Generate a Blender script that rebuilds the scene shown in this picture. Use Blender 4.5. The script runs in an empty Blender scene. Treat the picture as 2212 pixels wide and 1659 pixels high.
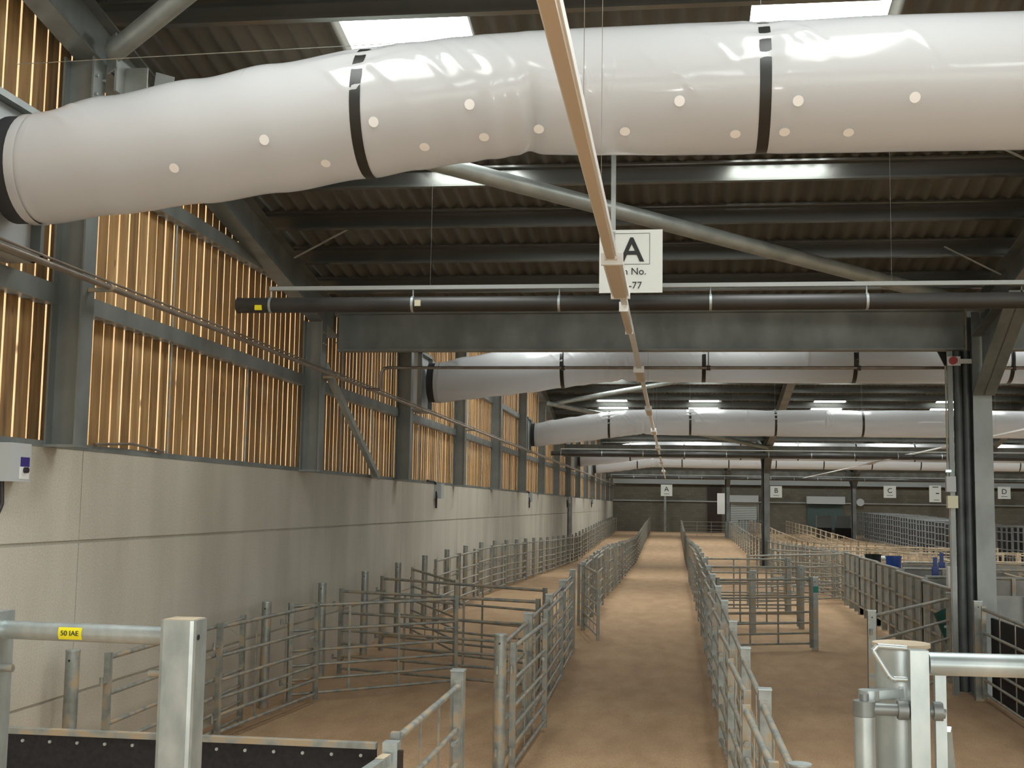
import bpy, math, random
from math import sin, cos, pi, sqrt, atan2, radians
from mathutils import Vector, Matrix
random.seed(7)
SC = bpy.context.scene
COL = SC.collection

# ------------------------------------------------------------------ camera, world, exposure, flash
cam_d = bpy.data.cameras.new('camera'); cam = bpy.data.objects.new('camera', cam_d); COL.objects.link(cam)
cam_d.sensor_fit = 'HORIZONTAL'; cam_d.sensor_width = 36.0; cam_d.lens = 2600.0 / 2212.0 * 36.0
cam_d.clip_start = 0.05; cam_d.clip_end = 400
YAW, PITCH, ROLL = 0.13318, 0.09971, -0.0155
cam.matrix_world = (Matrix.Translation((0, 0, 2.41)) @ Matrix.Rotation(YAW, 4, 'Z') @ Matrix.Rotation(PITCH, 4, 'X')
                    @ Matrix.Rotation(ROLL, 4, 'Y') @ Matrix.Rotation(pi / 2, 4, 'X'))
SC.camera = cam
W = bpy.data.worlds.new('overcast_sky'); SC.world = W; W.use_nodes = True
bg = W.node_tree.nodes['Background']; bg.inputs[0].default_value = (0.96, 1.0, 0.97, 1); bg.inputs[1].default_value = 5.0
SC.view_settings.view_transform = 'Standard'; SC.view_settings.look = 'None'
SC.view_settings.gamma = 1.0; SC.view_settings.use_curve_mapping = False
SC.view_settings.exposure = 0.2
SKY_E = 11.0                       # radiance of the daylight coming through each clear roof sheet
# the flash of the photographer's camera, next to the lens
fl = bpy.data.lights.new('camera_flash', 'POINT'); fl.energy = 55; fl.shadow_soft_size = 0.02; fl.color = (1, 0.98, 0.95)
flo = bpy.data.objects.new('camera_flash', fl); COL.objects.link(flo); flo.location = (-0.05, 0.05, 2.5)

# ------------------------------------------------------------------ materials
def newmat(name):
    m = bpy.data.materials.new(name); m.use_nodes = True
    nt = m.node_tree; b = nt.nodes['Principled BSDF']
    return m, nt, b
def N(nt, t, **k):
    n = nt.nodes.new(t)
    for a, v in k.items(): setattr(n, a, v)
    return n
def noisy(name, c1, c2, scale=3.0, rough=0.6, metal=0.0, stretch=(1, 1, 1), bump=0.0, detail=6, lo=0.35, hi=0.65, spec=None, c3=None, s3=14.0, lo3=.55, hi3=.7):
    m, nt, b = newmat(name); L = nt.links
    tc = N(nt, 'ShaderNodeTexCoord'); mp = N(nt, 'ShaderNodeMapping'); mp.inputs['Scale'].default_value = stretch
    L.new(tc.outputs['Object'], mp.inputs[0])
    no = N(nt, 'ShaderNodeTexNoise'); no.inputs['Scale'].default_value = scale; no.inputs['Detail'].default_value = detail
    L.new(mp.outputs[0], no.inputs['Vector'])
    mr = N(nt, 'ShaderNodeMapRange'); mr.inputs[1].default_value = lo; mr.inputs[2].default_value = hi
    L.new(no.outputs[0], mr.inputs[0])
    mx = N(nt, 'ShaderNodeMix', data_type='RGBA'); mx.inputs[6].default_value = (*c1, 1); mx.inputs[7].default_value = (*c2, 1)
    L.new(mr.outputs[0], mx.inputs[0]); out = mx.outputs[2]
    if c3:
        n3 = N(nt, 'ShaderNodeTexNoise'); n3.inputs['Scale'].default_value = s3; n3.inputs['Detail'].default_value = 3
        L.new(tc.outputs['Object'], n3.inputs['Vector'])
        m3 = N(nt, 'ShaderNodeMapRange'); m3.inputs[1].default_value = lo3; m3.inputs[2].default_value = hi3
        L.new(n3.outputs[0], m3.inputs[0])
        x3 = N(nt, 'ShaderNodeMix', data_type='RGBA'); x3.inputs[7].default_value = (*c3, 1)
        L.new(m3.outputs[0], x3.inputs[0]); L.new(out, x3.inputs[6]); out = x3.outputs[2]
        if metal > 0:
            mm = N(nt, 'ShaderNodeMath', operation='MULTIPLY_ADD'); mm.inputs[1].default_value = -metal; mm.inputs[2].default_value = metal
            L.new(m3.outputs[0], mm.inputs[0]); L.new(mm.outputs[0], b.inputs['Metallic'])
    L.new(out, b.inputs['Base Color']); b.inputs['Roughness'].default_value = rough
    if not (c3 and metal > 0): b.inputs['Metallic'].default_value = metal
    if bump:
        bp = N(nt, 'ShaderNodeBump'); bp.inputs['Strength'].default_value = bump; bp.inputs['Distance'].default_value = 0.02
        L.new(no.outputs[0], bp.inputs['Height']); L.new(bp.outputs[0], b.inputs['Normal'])
    return m
def flat(name, c, rough=0.6, metal=0.0):
    m, nt, b = newmat(name); b.inputs['Base Color'].default_value = (*c, 1); b.inputs['Roughness'].default_value = rough
    b.inputs['Metallic'].default_value = metal; return m
M = {}
M['galv'] = noisy('galvanised_steel', (.23, .245, .225), (.36, .375, .345), 9, .42, .45, c3=(.36, .28, .18), s3=9, lo3=.49, hi3=.61)
M['galv_clean'] = noisy('clean_galvanised_steel', (.36, .41, .41), (.50, .55, .54), 14, .36, .6, stretch=(1, 1, .5))
M['steel'] = noisy('mill_galvanised_steel', (.16, .175, .168), (.25, .27, .26), 2.2, .42, .4, stretch=(1, 1, .6), bump=.05)
M['purlin'] = noisy('rolled_purlin_steel', (.20, .205, .19), (.25, .255, .24), 1.5, .2, .75, stretch=(.3, 1, 1))
M['brace'] = noisy('galvanised_tube_steel', (.30, .33, .31), (.42, .45, .43), 4, .45, .5)
M['roof'] = noisy('fibre_cement_sheet', (.105, .103, .088), (.15, .145, .125), 2.5, .85, stretch=(1, .3, 1))
M['wood'] = None
M['concrete'] = None
M['floor'] = None
M['black_pipe'] = noisy('black_painted_pipe', (.02, .02, .019), (.035, .032, .028), 3, .45)
M['rail_steel'] = flat('painted_rail', (.33, .35, .34), .5, .3)
M['rubber'] = noisy('black_rubber_board', (.006, .0055, .007), (.016, .014, .017), 40, .75)
M['strap'] = flat('black_webbing', (.02, .02, .018), .4)
M['collar'] = flat('dark_duct_collar', (.03, .03, .034), .6)
M['white_plastic'] = flat('white_plastic', (.72, .72, .7), .4)
M['light_body'] = flat('white_enamel_trunking', (.86, .88, .88), .45)
M['diffuser'] = flat('ribbed_diffuser', (.62, .52, .40), .35)
M['sign_white'] = flat('white_sign_board', (.66, .68, .64), .5)
M['ink'] = flat('black_lettering', (.012, .012, .012), .5)
M['yellow'] = flat('yellow_label', (.85, .75, .02), .45)
M['blue'] = flat('blue_plastic', (.01, .05, .25), .4)
M['navy'] = flat('navy_label', (.03, .02, .16), .5)
M['teal'] = flat('green_tape', (.0, .22, .17), .5)
M['dkgreen'] = flat('dark_green_plastic', (.0, .06, .04), .5)
M['red'] = flat('red_plastic', (.35, .02, .02), .4)
M['cream'] = flat('cream_box', (.6, .58, .42), .5)
M['grey_box'] = flat('grey_enclosure', (.42, .44, .44), .45)
M['cable'] = flat('black_cable', (.02, .015, .018), .5)
M['sheet'] = noisy('dull_grey_sheet', (.24, .25, .235), (.34, .34, .31), 3, .6, .2)
M['tan_rail'] = noisy('dusty_rail', (.40, .33, .23), (.52, .44, .32), 6, .7, .1)
M['copper'] = noisy('weathered_pipe', (.21, .175, .145), (.30, .26, .22), 5, .38, .5)
M['block'] = None
M['door_wood'] = flat('dark_door', (.022, .010, .006), .6)
M['shutter'] = None
M['cage'] = noisy('cage_steel', (.24, .26, .27), (.33, .35, .36), 4, .5, .4)
M['pipe_grey'] = noisy('dark_grey_downpipe', (.035, .04, .042), (.07, .08, .082), 3, .4)
M['dull_teal'] = flat('dull_teal_paint', (.05, .085, .08), .6)
M['dull_grey'] = flat('dull_grey_paint', (.17, .19, .2), .6)
M['yard'] = flat('yard_concrete', (.42, .41, .38), .9)
M['dark'] = flat('dark_interior', (.012, .013, .012), .9)
M['skylight'] = None
def nodes_wood():
    m, nt, b = newmat('larch_boards'); L = nt.links
    tc = N(nt, 'ShaderNodeTexCoord'); mp = N(nt, 'ShaderNodeMapping'); mp.inputs['Scale'].default_value = (1, 6, .5)
    L.new(tc.outputs['Object'], mp.inputs[0])
    no = N(nt, 'ShaderNodeTexNoise'); no.inputs['Scale'].default_value = 3; no.inputs['Detail'].default_value = 8
    L.new(mp.outputs[0], no.inputs['Vector'])
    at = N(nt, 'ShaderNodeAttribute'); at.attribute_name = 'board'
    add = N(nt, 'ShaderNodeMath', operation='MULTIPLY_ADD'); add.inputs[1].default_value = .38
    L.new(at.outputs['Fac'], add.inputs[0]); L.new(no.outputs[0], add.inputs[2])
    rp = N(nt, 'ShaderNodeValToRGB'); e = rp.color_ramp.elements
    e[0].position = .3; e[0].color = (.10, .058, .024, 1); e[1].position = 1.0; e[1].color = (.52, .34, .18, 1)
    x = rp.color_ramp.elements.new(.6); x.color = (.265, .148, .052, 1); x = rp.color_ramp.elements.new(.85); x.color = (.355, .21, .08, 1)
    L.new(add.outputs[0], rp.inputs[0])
    # knots
    mp2 = N(nt, 'ShaderNodeMapping'); mp2.inputs['Scale'].default_value = (1, 7, 2.2); L.new(tc.outputs['Object'], mp2.inputs[0])
    vo = N(nt, 'ShaderNodeTexVoronoi'); vo.inputs['Scale'].default_value = 1.1; L.new(mp2.outputs[0], vo.inputs['Vector'])
    kr = N(nt, 'ShaderNodeMapRange'); kr.inputs[1].default_value = .05; kr.inputs[2].default_value = .13; kr.inputs[3].default_value = .75; kr.inputs[4].default_value = 0
    L.new(vo.outputs['Distance'], kr.inputs[0])
    mx = N(nt, 'ShaderNodeMix', data_type='RGBA'); mx.inputs[7].default_value = (.07, .03, .012, 1)
    L.new(kr.outputs[0], mx.inputs[0]); L.new(rp.outputs[0], mx.inputs[6]); L.new(mx.outputs[2], b.inputs['Base Color'])
    b.inputs['Roughness'].default_value = .75
    return m
M['wood'] = nodes_wood()
def nodes_concrete():
    m, nt, b = newmat('precast_concrete'); L = nt.links
    tc = N(nt, 'ShaderNodeTexCoord')
    no = N(nt, 'ShaderNodeTexNoise'); no.inputs['Scale'].default_value = 1.1; no.inputs['Detail'].default_value = 9
    mp = N(nt, 'ShaderNodeMapping'); mp.inputs['Scale'].default_value = (1, 1.3, .35); L.new(tc.outputs['Object'], mp.inputs[0]); L.new(mp.outputs[0], no.inputs['Vector'])
    n2 = N(nt, 'ShaderNodeTexNoise'); n2.inputs['Scale'].default_value = 60; n2.inputs['Detail'].default_value = 3; L.new(tc.outputs['Object'], n2.inputs['Vector'])
    rp = N(nt, 'ShaderNodeValToRGB'); e = rp.color_ramp.elements
    e[0].position = .3; e[0].color = (.42, .39, .32, 1); e[1].position = .7; e[1].color = (.55, .52, .44, 1)
    L.new(no.outputs[0], rp.inputs[0])
    mx = N(nt, 'ShaderNodeMix', data_type='RGBA', blend_type='MULTIPLY'); mx.inputs[0].default_value = 1
    mr = N(nt, 'ShaderNodeMapRange'); mr.inputs[1].default_value = .3; mr.inputs[2].default_value = .7; mr.inputs[3].default_value = .86; mr.inputs[4].default_value = 1.06
    L.new(n2.outputs[0], mr.inputs[0]); L.new(rp.outputs[0], mx.inputs[6]); L.new(mr.outputs[0], mx.inputs[7])
    n3 = N(nt, 'ShaderNodeTexNoise'); n3.inputs['Scale'].default_value = 1.0; n3.inputs['Detail'].default_value = 4
    m3 = N(nt, 'ShaderNodeMapping'); m3.inputs['Scale'].default_value = (1, 5, .25); L.new(tc.outputs['Object'], m3.inputs[0]); L.new(m3.outputs[0], n3.inputs['Vector'])
    r3 = N(nt, 'ShaderNodeMapRange'); r3.inputs[1].default_value = .56; r3.inputs[2].default_value = .78; r3.inputs[4].default_value = .1
    L.new(n3.outputs[0], r3.inputs[0])
    x3 = N(nt, 'ShaderNodeMix', data_type='RGBA'); x3.inputs[7].default_value = (.27, .24, .19, 1); L.new(r3.outputs[0], x3.inputs[0]); L.new(mx.outputs[2], x3.inputs[6])
    # splashes of earth along the foot of the wall
    sp = N(nt, 'ShaderNodeSeparateXYZ'); L.new(tc.outputs['Object'], sp.inputs[0])
    hz = N(nt, 'ShaderNodeMapRange'); hz.inputs[1].default_value = .15; hz.inputs[2].default_value = 1.3; hz.inputs[3].default_value = .55; hz.inputs[4].default_value = 0
    L.new(sp.outputs['Z'], hz.inputs[0])
    mm = N(nt, 'ShaderNodeMath', operation='MULTIPLY'); L.new(hz.outputs[0], mm.inputs[0]); L.new(no.outputs[0], mm.inputs[1])
    x4 = N(nt, 'ShaderNodeMix', data_type='RGBA'); x4.inputs[7].default_value = (.40, .25, .13, 1); L.new(mm.outputs[0], x4.inputs[0]); L.new(x3.outputs[2], x4.inputs[6])
    L.new(x4.outputs[2], b.inputs['Base Color']); b.inputs['Roughness'].default_value = .85
    bp = N(nt, 'ShaderNodeBump'); bp.inputs['Strength'].default_value = .15; bp.inputs['Distance'].default_value = .01
    L.new(n2.outputs[0], bp.inputs['Height']); L.new(bp.outputs[0], b.inputs['Normal'])
    return m
M['concrete'] = nodes_concrete()
def nodes_floor():
    m, nt, b = newmat('sandy_floor'); L = nt.links
    tc = N(nt, 'ShaderNodeTexCoord')
    def no(scale, det, st=(1, 1, 1)):
        mp = N(nt, 'ShaderNodeMapping'); mp.inputs['Scale'].default_value = st; L.new(tc.outputs['Object'], mp.inputs[0])
        n = N(nt, 'ShaderNodeTexNoise'); n.inputs['Scale'].default_value = scale; n.inputs['Detail'].default_value = det; L.new(mp.outputs[0], n.inputs['Vector']); return n
    a = no(2.2, 9, (1.6, .6, 1)); rp = N(nt, 'ShaderNodeValToRGB'); e = rp.color_ramp.elements
    e[0].position = .3; e[0].color = (.43, .272, .15, 1); e[1].position = .72; e[1].color = (.53, .355, .205, 1)
    x = rp.color_ramp.elements.new(.5); x.color = (.48, .312, .176, 1)
    L.new(a.outputs[0], rp.inputs[0])
    g = no(75, 4); mr = N(nt, 'ShaderNodeMapRange'); mr.inputs[1].default_value = .3; mr.inputs[2].default_value = .7; mr.inputs[3].default_value = .74; mr.inputs[4].default_value = 1.14
    L.new(g.outputs[0], mr.inputs[0])
    mx = N(nt, 'ShaderNodeMix', data_type='RGBA', blend_type='MULTIPLY'); mx.inputs[0].default_value = 1
    L.new(rp.outputs[0], mx.inputs[6]); L.new(mr.outputs[0], mx.inputs[7])
    d = no(4.5, 7, (1, .6, 1)); r2 = N(nt, 'ShaderNodeMapRange'); r2.inputs[1].default_value = .6; r2.inputs[2].default_value = .78; r2.inputs[4].default_value = .3
    L.new(d.outputs[0], r2.inputs[0])
    x2 = N(nt, 'ShaderNodeMix', data_type='RGBA'); x2.inputs[7].default_value = (.27, .155, .085, 1); L.new(r2.outputs[0], x2.inputs[0]); L.new(mx.outputs[2], x2.inputs[6])
    v = N(nt, 'ShaderNodeTexVoronoi'); v.inputs['Scale'].default_value = 3.2; L.new(tc.outputs['Object'], v.inputs['Vector'])
    r3 = N(nt, 'ShaderNodeMapRange'); r3.inputs[1].default_value = .02; r3.inputs[2].default_value = .045; r3.inputs[3].default_value = .7; r3.inputs[4].default_value = 0
    L.new(v.outputs['Distance'], r3.inputs[0])
    x3 = N(nt, 'ShaderNodeMix', data_type='RGBA'); x3.inputs[7].default_value = (.06, .035, .02, 1); L.new(r3.outputs[0], x3.inputs[0]); L.new(x2.outputs[2], x3.inputs[6])
    L.new(x3.outputs[2], b.inputs['Base Color']); b.inputs['Roughness'].default_value = .9
    bp = N(nt, 'ShaderNodeBump'); bp.inputs['Strength'].default_value = .35; bp.inputs['Distance'].default_value = .02
    ad = N(nt, 'ShaderNodeMath', operation='ADD'); L.new(g.outputs[0], ad.inputs[0]); L.new(d.outputs[0], ad.inputs[1])
    L.new(ad.outputs[0], bp.inputs['Height']); L.new(bp.outputs[0], b.inputs['Normal'])
    return m
M['floor'] = nodes_floor()
def nodes_block():
    m, nt, b = newmat('brown_blockwork'); L = nt.links
    tc = N(nt, 'ShaderNodeTexCoord'); mp = N(nt, 'ShaderNodeMapping'); mp.inputs['Rotation'].default_value = (pi / 2, 0, 0); L.new(tc.outputs['Object'], mp.inputs[0])
    br = N(nt, 'ShaderNodeTexBrick'); br.inputs['Scale'].default_value = 1; br.inputs['Brick Width'].default_value = .45; br.inputs['Row Height'].default_value = .225
    br.inputs['Mortar Size'].default_value = .008
    br.inputs['Color1'].default_value = (.125, .115, .09, 1); br.inputs['Color2'].default_value = (.15, .138, .108, 1); br.inputs['Mortar'].default_value = (.10, .092, .072, 1)
    L.new(mp.outputs[0], br.inputs['Vector']); L.new(br.outputs[0], b.inputs['Base Color']); b.inputs['Roughness'].default_value = .9
    return m
M['block'] = nodes_block()
def nodes_shutter():
    m, nt, b = newmat('roller_shutter_slats'); L = nt.links
    tc = N(nt, 'ShaderNodeTexCoord'); w = N(nt, 'ShaderNodeTexWave'); w.bands_direction = 'Z'; w.inputs['Scale'].default_value = 2.2
    L.new(tc.outputs['Object'], w.inputs['Vector']); rp = N(nt, 'ShaderNodeValToRGB')
    rp.color_ramp.elements[0].color = (.16, .18, .17, 1); rp.color_ramp.elements[1].color = (.55, .6, .58, 1)
    L.new(w.outputs[0], rp.inputs[0]); L.new(rp.outputs[0], b.inputs['Base Color']); b.inputs['Roughness'].default_value = .5
    return m
M['shutter'] = nodes_shutter()
def nodes_tube():
    m, nt, b = newmat('white_polythene'); L = nt.links
    tc = N(nt, 'ShaderNodeTexCoord')
    b.inputs['Base Color'].default_value = (.68, .69, .70, 1); b.inputs['Roughness'].default_value = .13
    b.inputs['Specular IOR Level'].default_value = .5
    def no(s, st, det):
        mp = N(nt, 'ShaderNodeMapping'); mp.inputs['Scale'].default_value = st; L.new(tc.outputs['Object'], mp.inputs[0])
        n = N(nt, 'ShaderNodeTexNoise'); n.inputs['Scale'].default_value = s; n.inputs['Detail'].default_value = det; L.new(mp.outputs[0], n.inputs['Vector']); return n
    n1 = no(1.1, (2.2, .7, .6), 3); n2 = no(6, (3, .8, .8), 2)
    r = N(nt, 'ShaderNodeMapRange'); r.inputs[1].default_value = .64; r.inputs[2].default_value = .84; L.new(n1.outputs[0], r.inputs[0])
    mu = N(nt, 'ShaderNodeMath', operation='MULTIPLY'); L.new(r.outputs[0], mu.inputs[0]); L.new(n2.outputs[0], mu.inputs[1])
    ad = N(nt, 'ShaderNodeMath', operation='MULTIPLY_ADD'); ad.inputs[1].default_value = 2.0; L.new(mu.outputs[0], ad.inputs[0])
    n3 = no(22, (1, 1, 1), 2); m3 = N(nt, 'ShaderNodeMath', operation='MULTIPLY'); m3.inputs[1].default_value = .005; L.new(n3.outputs[0], m3.inputs[0])
    L.new(m3.outputs[0], ad.inputs[2])
    bp = N(nt, 'ShaderNodeBump'); bp.inputs['Strength'].default_value = .8; bp.inputs['Distance'].default_value = .03
    L.new(ad.outputs[0], bp.inputs['Height']); L.new(bp.outputs[0], b.inputs['Normal'])
    tr = N(nt, 'ShaderNodeBsdfTranslucent'); tr.inputs[0].default_value = (.72, .735, .75, 1)
    ms = N(nt, 'ShaderNodeMixShader'); ms.inputs[0].default_value = .3
    out = [q for q in nt.nodes if q.type == 'OUTPUT_MATERIAL'][0]
    L.new(b.outputs[0], ms.inputs[1]); L.new(tr.outputs[0], ms.inputs[2]); L.new(ms.outputs[0], out.inputs[0])
    return m
M['tube'] = nodes_tube()
M['hole_glow'] = flat('painted_hole_glow', (.98, .98, .98), .5)  # near-white stands in for light inside the duct, seen through its holes
def emis(name, c, s):
    m = bpy.data.materials.new(name); m.use_nodes = True; nt = m.node_tree; nt.nodes.clear()
    e = N(nt, 'ShaderNodeEmission'); e.inputs[0].default_value = (*c, 1); e.inputs[1].default_value = s
    o = N(nt, 'ShaderNodeOutputMaterial'); nt.links.new(e.outputs[0], o.inputs[0]); return m
M['skylight'] = emis('daylit_clear_sheet', (.96, 1.0, .975), SKY_E)
M['led'] = emis('green_status_lamp', (.5, 1, .75), 3)

# ------------------------------------------------------------------ mesh builder
class MB:
    def __init__(s): s.v = []; s.f = []; s.sm = []
    def add(s, vs, fs, smooth=False):
        o = len(s.v); s.v += [tuple(p) for p in vs]; s.f += [tuple(i + o for i in f) for f in fs]; s.sm += [smooth] * len(fs); return s
    def box(s, x0, x1, y0, y1, z0, z1):
        return s.add([(x0, y0, z0), (x1, y0, z0), (x1, y1, z0), (x0, y1, z0), (x0, y0, z1), (x1, y0, z1), (x1, y1, z1), (x0, y1, z1)],
                     [(0, 3, 2, 1), (4, 5, 6, 7), (0, 1, 5, 4), (1, 2, 6, 5), (2, 3, 7, 6), (3, 0, 4, 7)])
    def frame(s, p, q, up=(0, 0, 1)):
        p = Vector(p); q = Vector(q); d = (q - p).normalized(); u = Vector(up)
        if abs(d.dot(u)) > .98: u = Vector((0, 1, 0))
        r = d.cross(u).normalized(); t = r.cross(d); return p, q, d, r, t
    def bar(s, p, q, w, h, up=(0, 0, 1)):
        p, q, d, r, t = s.frame(p, q, up); vs = []
        for c in (p, q):
            for a, b in ((-1, -1), (1, -1), (1, 1), (-1, 1)): vs.append(c + r * (a * w / 2) + t * (b * h / 2))
        return s.add(vs, [(0, 1, 2, 3), (7, 6, 5, 4), (0, 4, 5, 1), (1, 5, 6, 2), (2, 6, 7, 3), (3, 7, 4, 0)])
    def prof(s, p, q, pts, up=(0, 0, 1)):
        p, q, d, r, t = s.frame(p, q, up); n = len(pts)
        vs = [c + r * a + t * b for c in (p, q) for a, b in pts]
        fs = [(i, (i + 1) % n, (i + 1) % n + n, i + n) for i in range(n)]
        return s.add(vs, fs + [tuple(range(n))[::-1], tuple(range(n, 2 * n))])
    def ibeam(s, p, q, h, b, tw=.012, tf=.018, up=(0, 0, 1)):
        H, B, w = h / 2, b / 2, tw / 2
        return s.prof(p, q, [(-B, -H), (B, -H), (B, -H + tf), (w, -H + tf), (w, H - tf), (B, H - tf), (B, H), (-B, H), (-B, H - tf), (-w, H - tf), (-w, -H + tf), (-B, -H + tf)], up)
    def cyl(s, p, q, r, n=12, r2=None, cap=True):
        p, q, d, a, b = s.frame(p, q); r2 = r if r2 is None else r2
        vs = [c + a * (rr * cos(2 * pi * i / n)) + b * (rr * sin(2 * pi * i / n)) for c, rr in ((p, r), (q, r2)) for i in range(n)]
        s.add(vs, [(i, (i + 1) % n, (i + 1) % n + n, i + n) for i in range(n)], True)
        if cap:
            s.add(vs[:n], [tuple(range(n))[::-1]]); s.add(vs[n:], [tuple(range(n))])
        return s
    def path(s, pts, r, n=8):
        for a, b in zip(pts, pts[1:]): s.cyl(a, b, r, n)
        return s
    def mesh(s, name, mat):
        me = bpy.data.meshes.new(name); me.from_pydata(s.v, [], s.f); me.materials.append(mat)
        me.polygons.foreach_set('use_smooth', s.sm); me.update(); return me
def link(name, mesh, parent=None, loc=None):
    o = bpy.data.objects.new(name, mesh); COL.objects.link(o)
    if parent is not None: o.parent = parent
    if loc is not None: o.location = loc
    return o
def part(name, mb, mat, parent, label=None):
    o = link(name, mb.mesh(name, M[mat]), parent)
    if label: o['label'] = label
    return o
def tag(o, label, cat, group=None, kind=None):
    o['label'] = label; o['category'] = cat
    if group: o['group'] = group
    if kind: o['kind'] = kind
    return o
def thing(name, label, cat, loc=(0, 0, 0), rz=0.0, group=None):
    o = bpy.data.objects.new(name, None); COL.objects.link(o); o.location = loc; o.rotation_euler = (0, 0, rz)
    o.empty_display_size = .2; return tag(o, label, cat, group)
def solo(name, mb, mat, label, cat, group=None, loc=None):
    return tag(link(name, mb.mesh(name, M[mat]), None, loc), label, cat, group)
def struct(name, mb, mat, parent=None, label=None):
    o = link(name, mb.mesh(name, M[mat]), parent)
    if parent is None: o['kind'] = 'structure'; tag(o, label or name.replace('_', ' '), name.split('_')[0])
    return o
ORD = ['nearest', 'second', 'third', 'fourth', 'fifth', 'sixth', 'seventh', 'eighth', 'ninth', 'tenth', 'eleventh', 'twelfth', 'thirteenth', 'fourteenth', 'fifteenth', 'sixteenth']
FP = [(-20, 0), (0, 0), (12, .02), (16, .07), (20, .13), (25, .2), (30, .22), (37, .1), (48, -.08), (57, -.2), (66, -.05), (80, .18), (100, .38), (120, .4)]
def fz(y):
    for (a, za), (b, zb) in zip(FP, FP[1:]):
        if a <= y <= b:
            t = (y - a) / (b - a); t = t * t * (3 - 2 * t) * .5 + t * .5; return za + (zb - za) * t
    return 0

# ------------------------------------------------------------------ the shell
XL, XR, YN, YF = -4.85, 34.0, -12.0, 100.0
VAL = 16.4; PITCHV = 36.0; VALS = [VAL, VAL + 36, VAL + 72]; SL = .175
def roofz(y):
    d = (y - VAL) % PITCHV; d = min(d, PITCHV - d); return 5.3 + SL * d
mb = MB(); nx, ys = 40, [YN + i * 1.0 for i in range(int(YF - YN) + 1)]
xs = [XL - .3 + (XR + .6 - XL) * i / nx for i in range(nx + 1)]
mb.add([(x, y, fz(y)) for y in ys for x in xs],
       [(j * (nx + 1) + i, j * (nx + 1) + i + 1, (j + 1) * (nx + 1) + i + 1, (j + 1) * (nx + 1) + i) for j in range(len(ys) - 1) for i in range(nx)], True)
struct('floor', mb, 'floor', None, 'sandy orange brown floor gently rising and dipping down the hall')
# left wall: precast panels with recessed joints
COLY = [8.9, 15.4] + [20.9 + 5.7 * k for k in range(14)]
mb = MB(); mb.box(XL - .2, XL - .02, YN, YF, -.5, 2.8)
joints = [-3.1, 3.1] + [c + .55 for c in COLY] + [YF]
prev = YN
for j in joints:
    if j <= prev: continue
    for z0, z1 in ((-.4, .806), (.83, 2.036), (2.064, 2.8)):
        y0, y1 = prev + .006, min(j, YF) - .006
        mb.box(XL - .15, XL, y0, y1, z0, z1)
    prev = j
struct('wall_left', mb, 'concrete', None, 'pale precast concrete wall along the left side in stacked panels')
mb = MB(); mb.bar((XL - .03, YN, 2.825), (XL - .03, YF, 2.825), .07, .05)
struct('trim_1', mb, 'steel', None, 'thin steel angle along the top of the concrete wall')
mb = MB(); mb.box(XL - .3, XR + .3, YF, YF + .25, -.5, 9)
struct('wall_back', mb, 'block', None, 'brown blockwork wall closing the far end of the hall')
mb = MB(); mb.box(-60, 90, -90, YN, -.3, -.02)  # unseen yard, added to shut out sky light from below
struct('ground', mb, 'yard', None, 'unseen concrete yard added outside the open end to hide the lower sky')
mb = MB(); mb.box(XL - .3, XR + .3, YN - .25, YN, 3.6, 8)  # unseen wall, its opening shaped to let in a limited amount of daylight
struct('wall_front', mb, 'block', None, 'unseen blockwork lintel wall limiting daylight through the open end behind the camera')
mb = MB(); mb.box(XR, XR + .25, YN, YF, -.5, 9)
struct('wall_right', mb, 'block', None, 'blockwork wall on the far right of the hall')
# slatted boards above the left wall, one board face after another with open gaps
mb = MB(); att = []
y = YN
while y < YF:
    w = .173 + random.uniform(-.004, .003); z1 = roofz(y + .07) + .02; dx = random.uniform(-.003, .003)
    mb.box(XL - .095 + dx, XL - .077 + dx, y, y + w, 2.82, z1); b_ = random.random(); att += [b_, b_, 1.5, b_, 1.5, b_]  # side faces coloured paler, painting in daylight caught in the gaps
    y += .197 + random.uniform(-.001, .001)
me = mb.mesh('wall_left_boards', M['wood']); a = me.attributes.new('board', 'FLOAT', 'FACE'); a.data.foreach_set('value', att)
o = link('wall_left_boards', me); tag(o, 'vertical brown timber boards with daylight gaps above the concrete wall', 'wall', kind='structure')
# ceiling: corrugated sheets with clear sheets left open in it
SKYX = [(-2.86, -1.74), (.64, 1.76), (5.3, 6.42), (9.7, 10.8), (14.2, 15.3), (18.7, 19.8), (23.2, 24.3), (27.7, 28.8)]
def corr(x): return .03 * cos(2 * pi * x / .177)
brk = []
for v in [VAL - 36] + VALS:
    brk += [v - 18, v - 14, v - 9.6, v - 7.0, v - 4.7, v, v + 4.7, v + 7.0, v + 9.6, v + 14, v + 18]
brk = sorted(set(round(b, 3) for b in brk if YN - 1 < b < YF + 1) | {YN - .2, YF + .2})
def is_sky(x, y):
    d = (y - VAL) % PITCHV; d = min(d, PITCHV - d)
    return y < 98 and (4.7 < d < 7.0 or 9.6 < d < 14) and any(a <= x <= b for a, b in SKYX)
nxx = int((XR - XL + .6) / .177 * 6); X = [XL - .3 + (XR - XL + .6) * i / nxx for i in range(nxx + 1)]
mb = MB(); sky = {}
vs = [(x, yy, roofz(yy) + corr(x) + .024) for yy in brk for x in X]
fs = []
for j in range(len(brk) - 1):
    ym = (brk[j] + brk[j + 1]) / 2
    for i in range(nxx):
        f = (j * (nxx + 1) + i, (j + 1) * (nxx + 1) + i, (j + 1) * (nxx + 1) + i + 1, j * (nxx + 1) + i + 1)
        xm = (X[i] + X[i + 1]) / 2
        if is_sky(xm, ym):
            k = (j, [n for n, (a, b) in enumerate(SKYX) if a <= xm <= b][0]); sky.setdefault(k, []).append(f)
        else: fs.append(f)
mb.add(vs, fs, True)
struct('ceiling', mb, 'roof', None, 'dark brown corrugated roof sheets in repeated shallow gables')
n = 0
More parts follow.
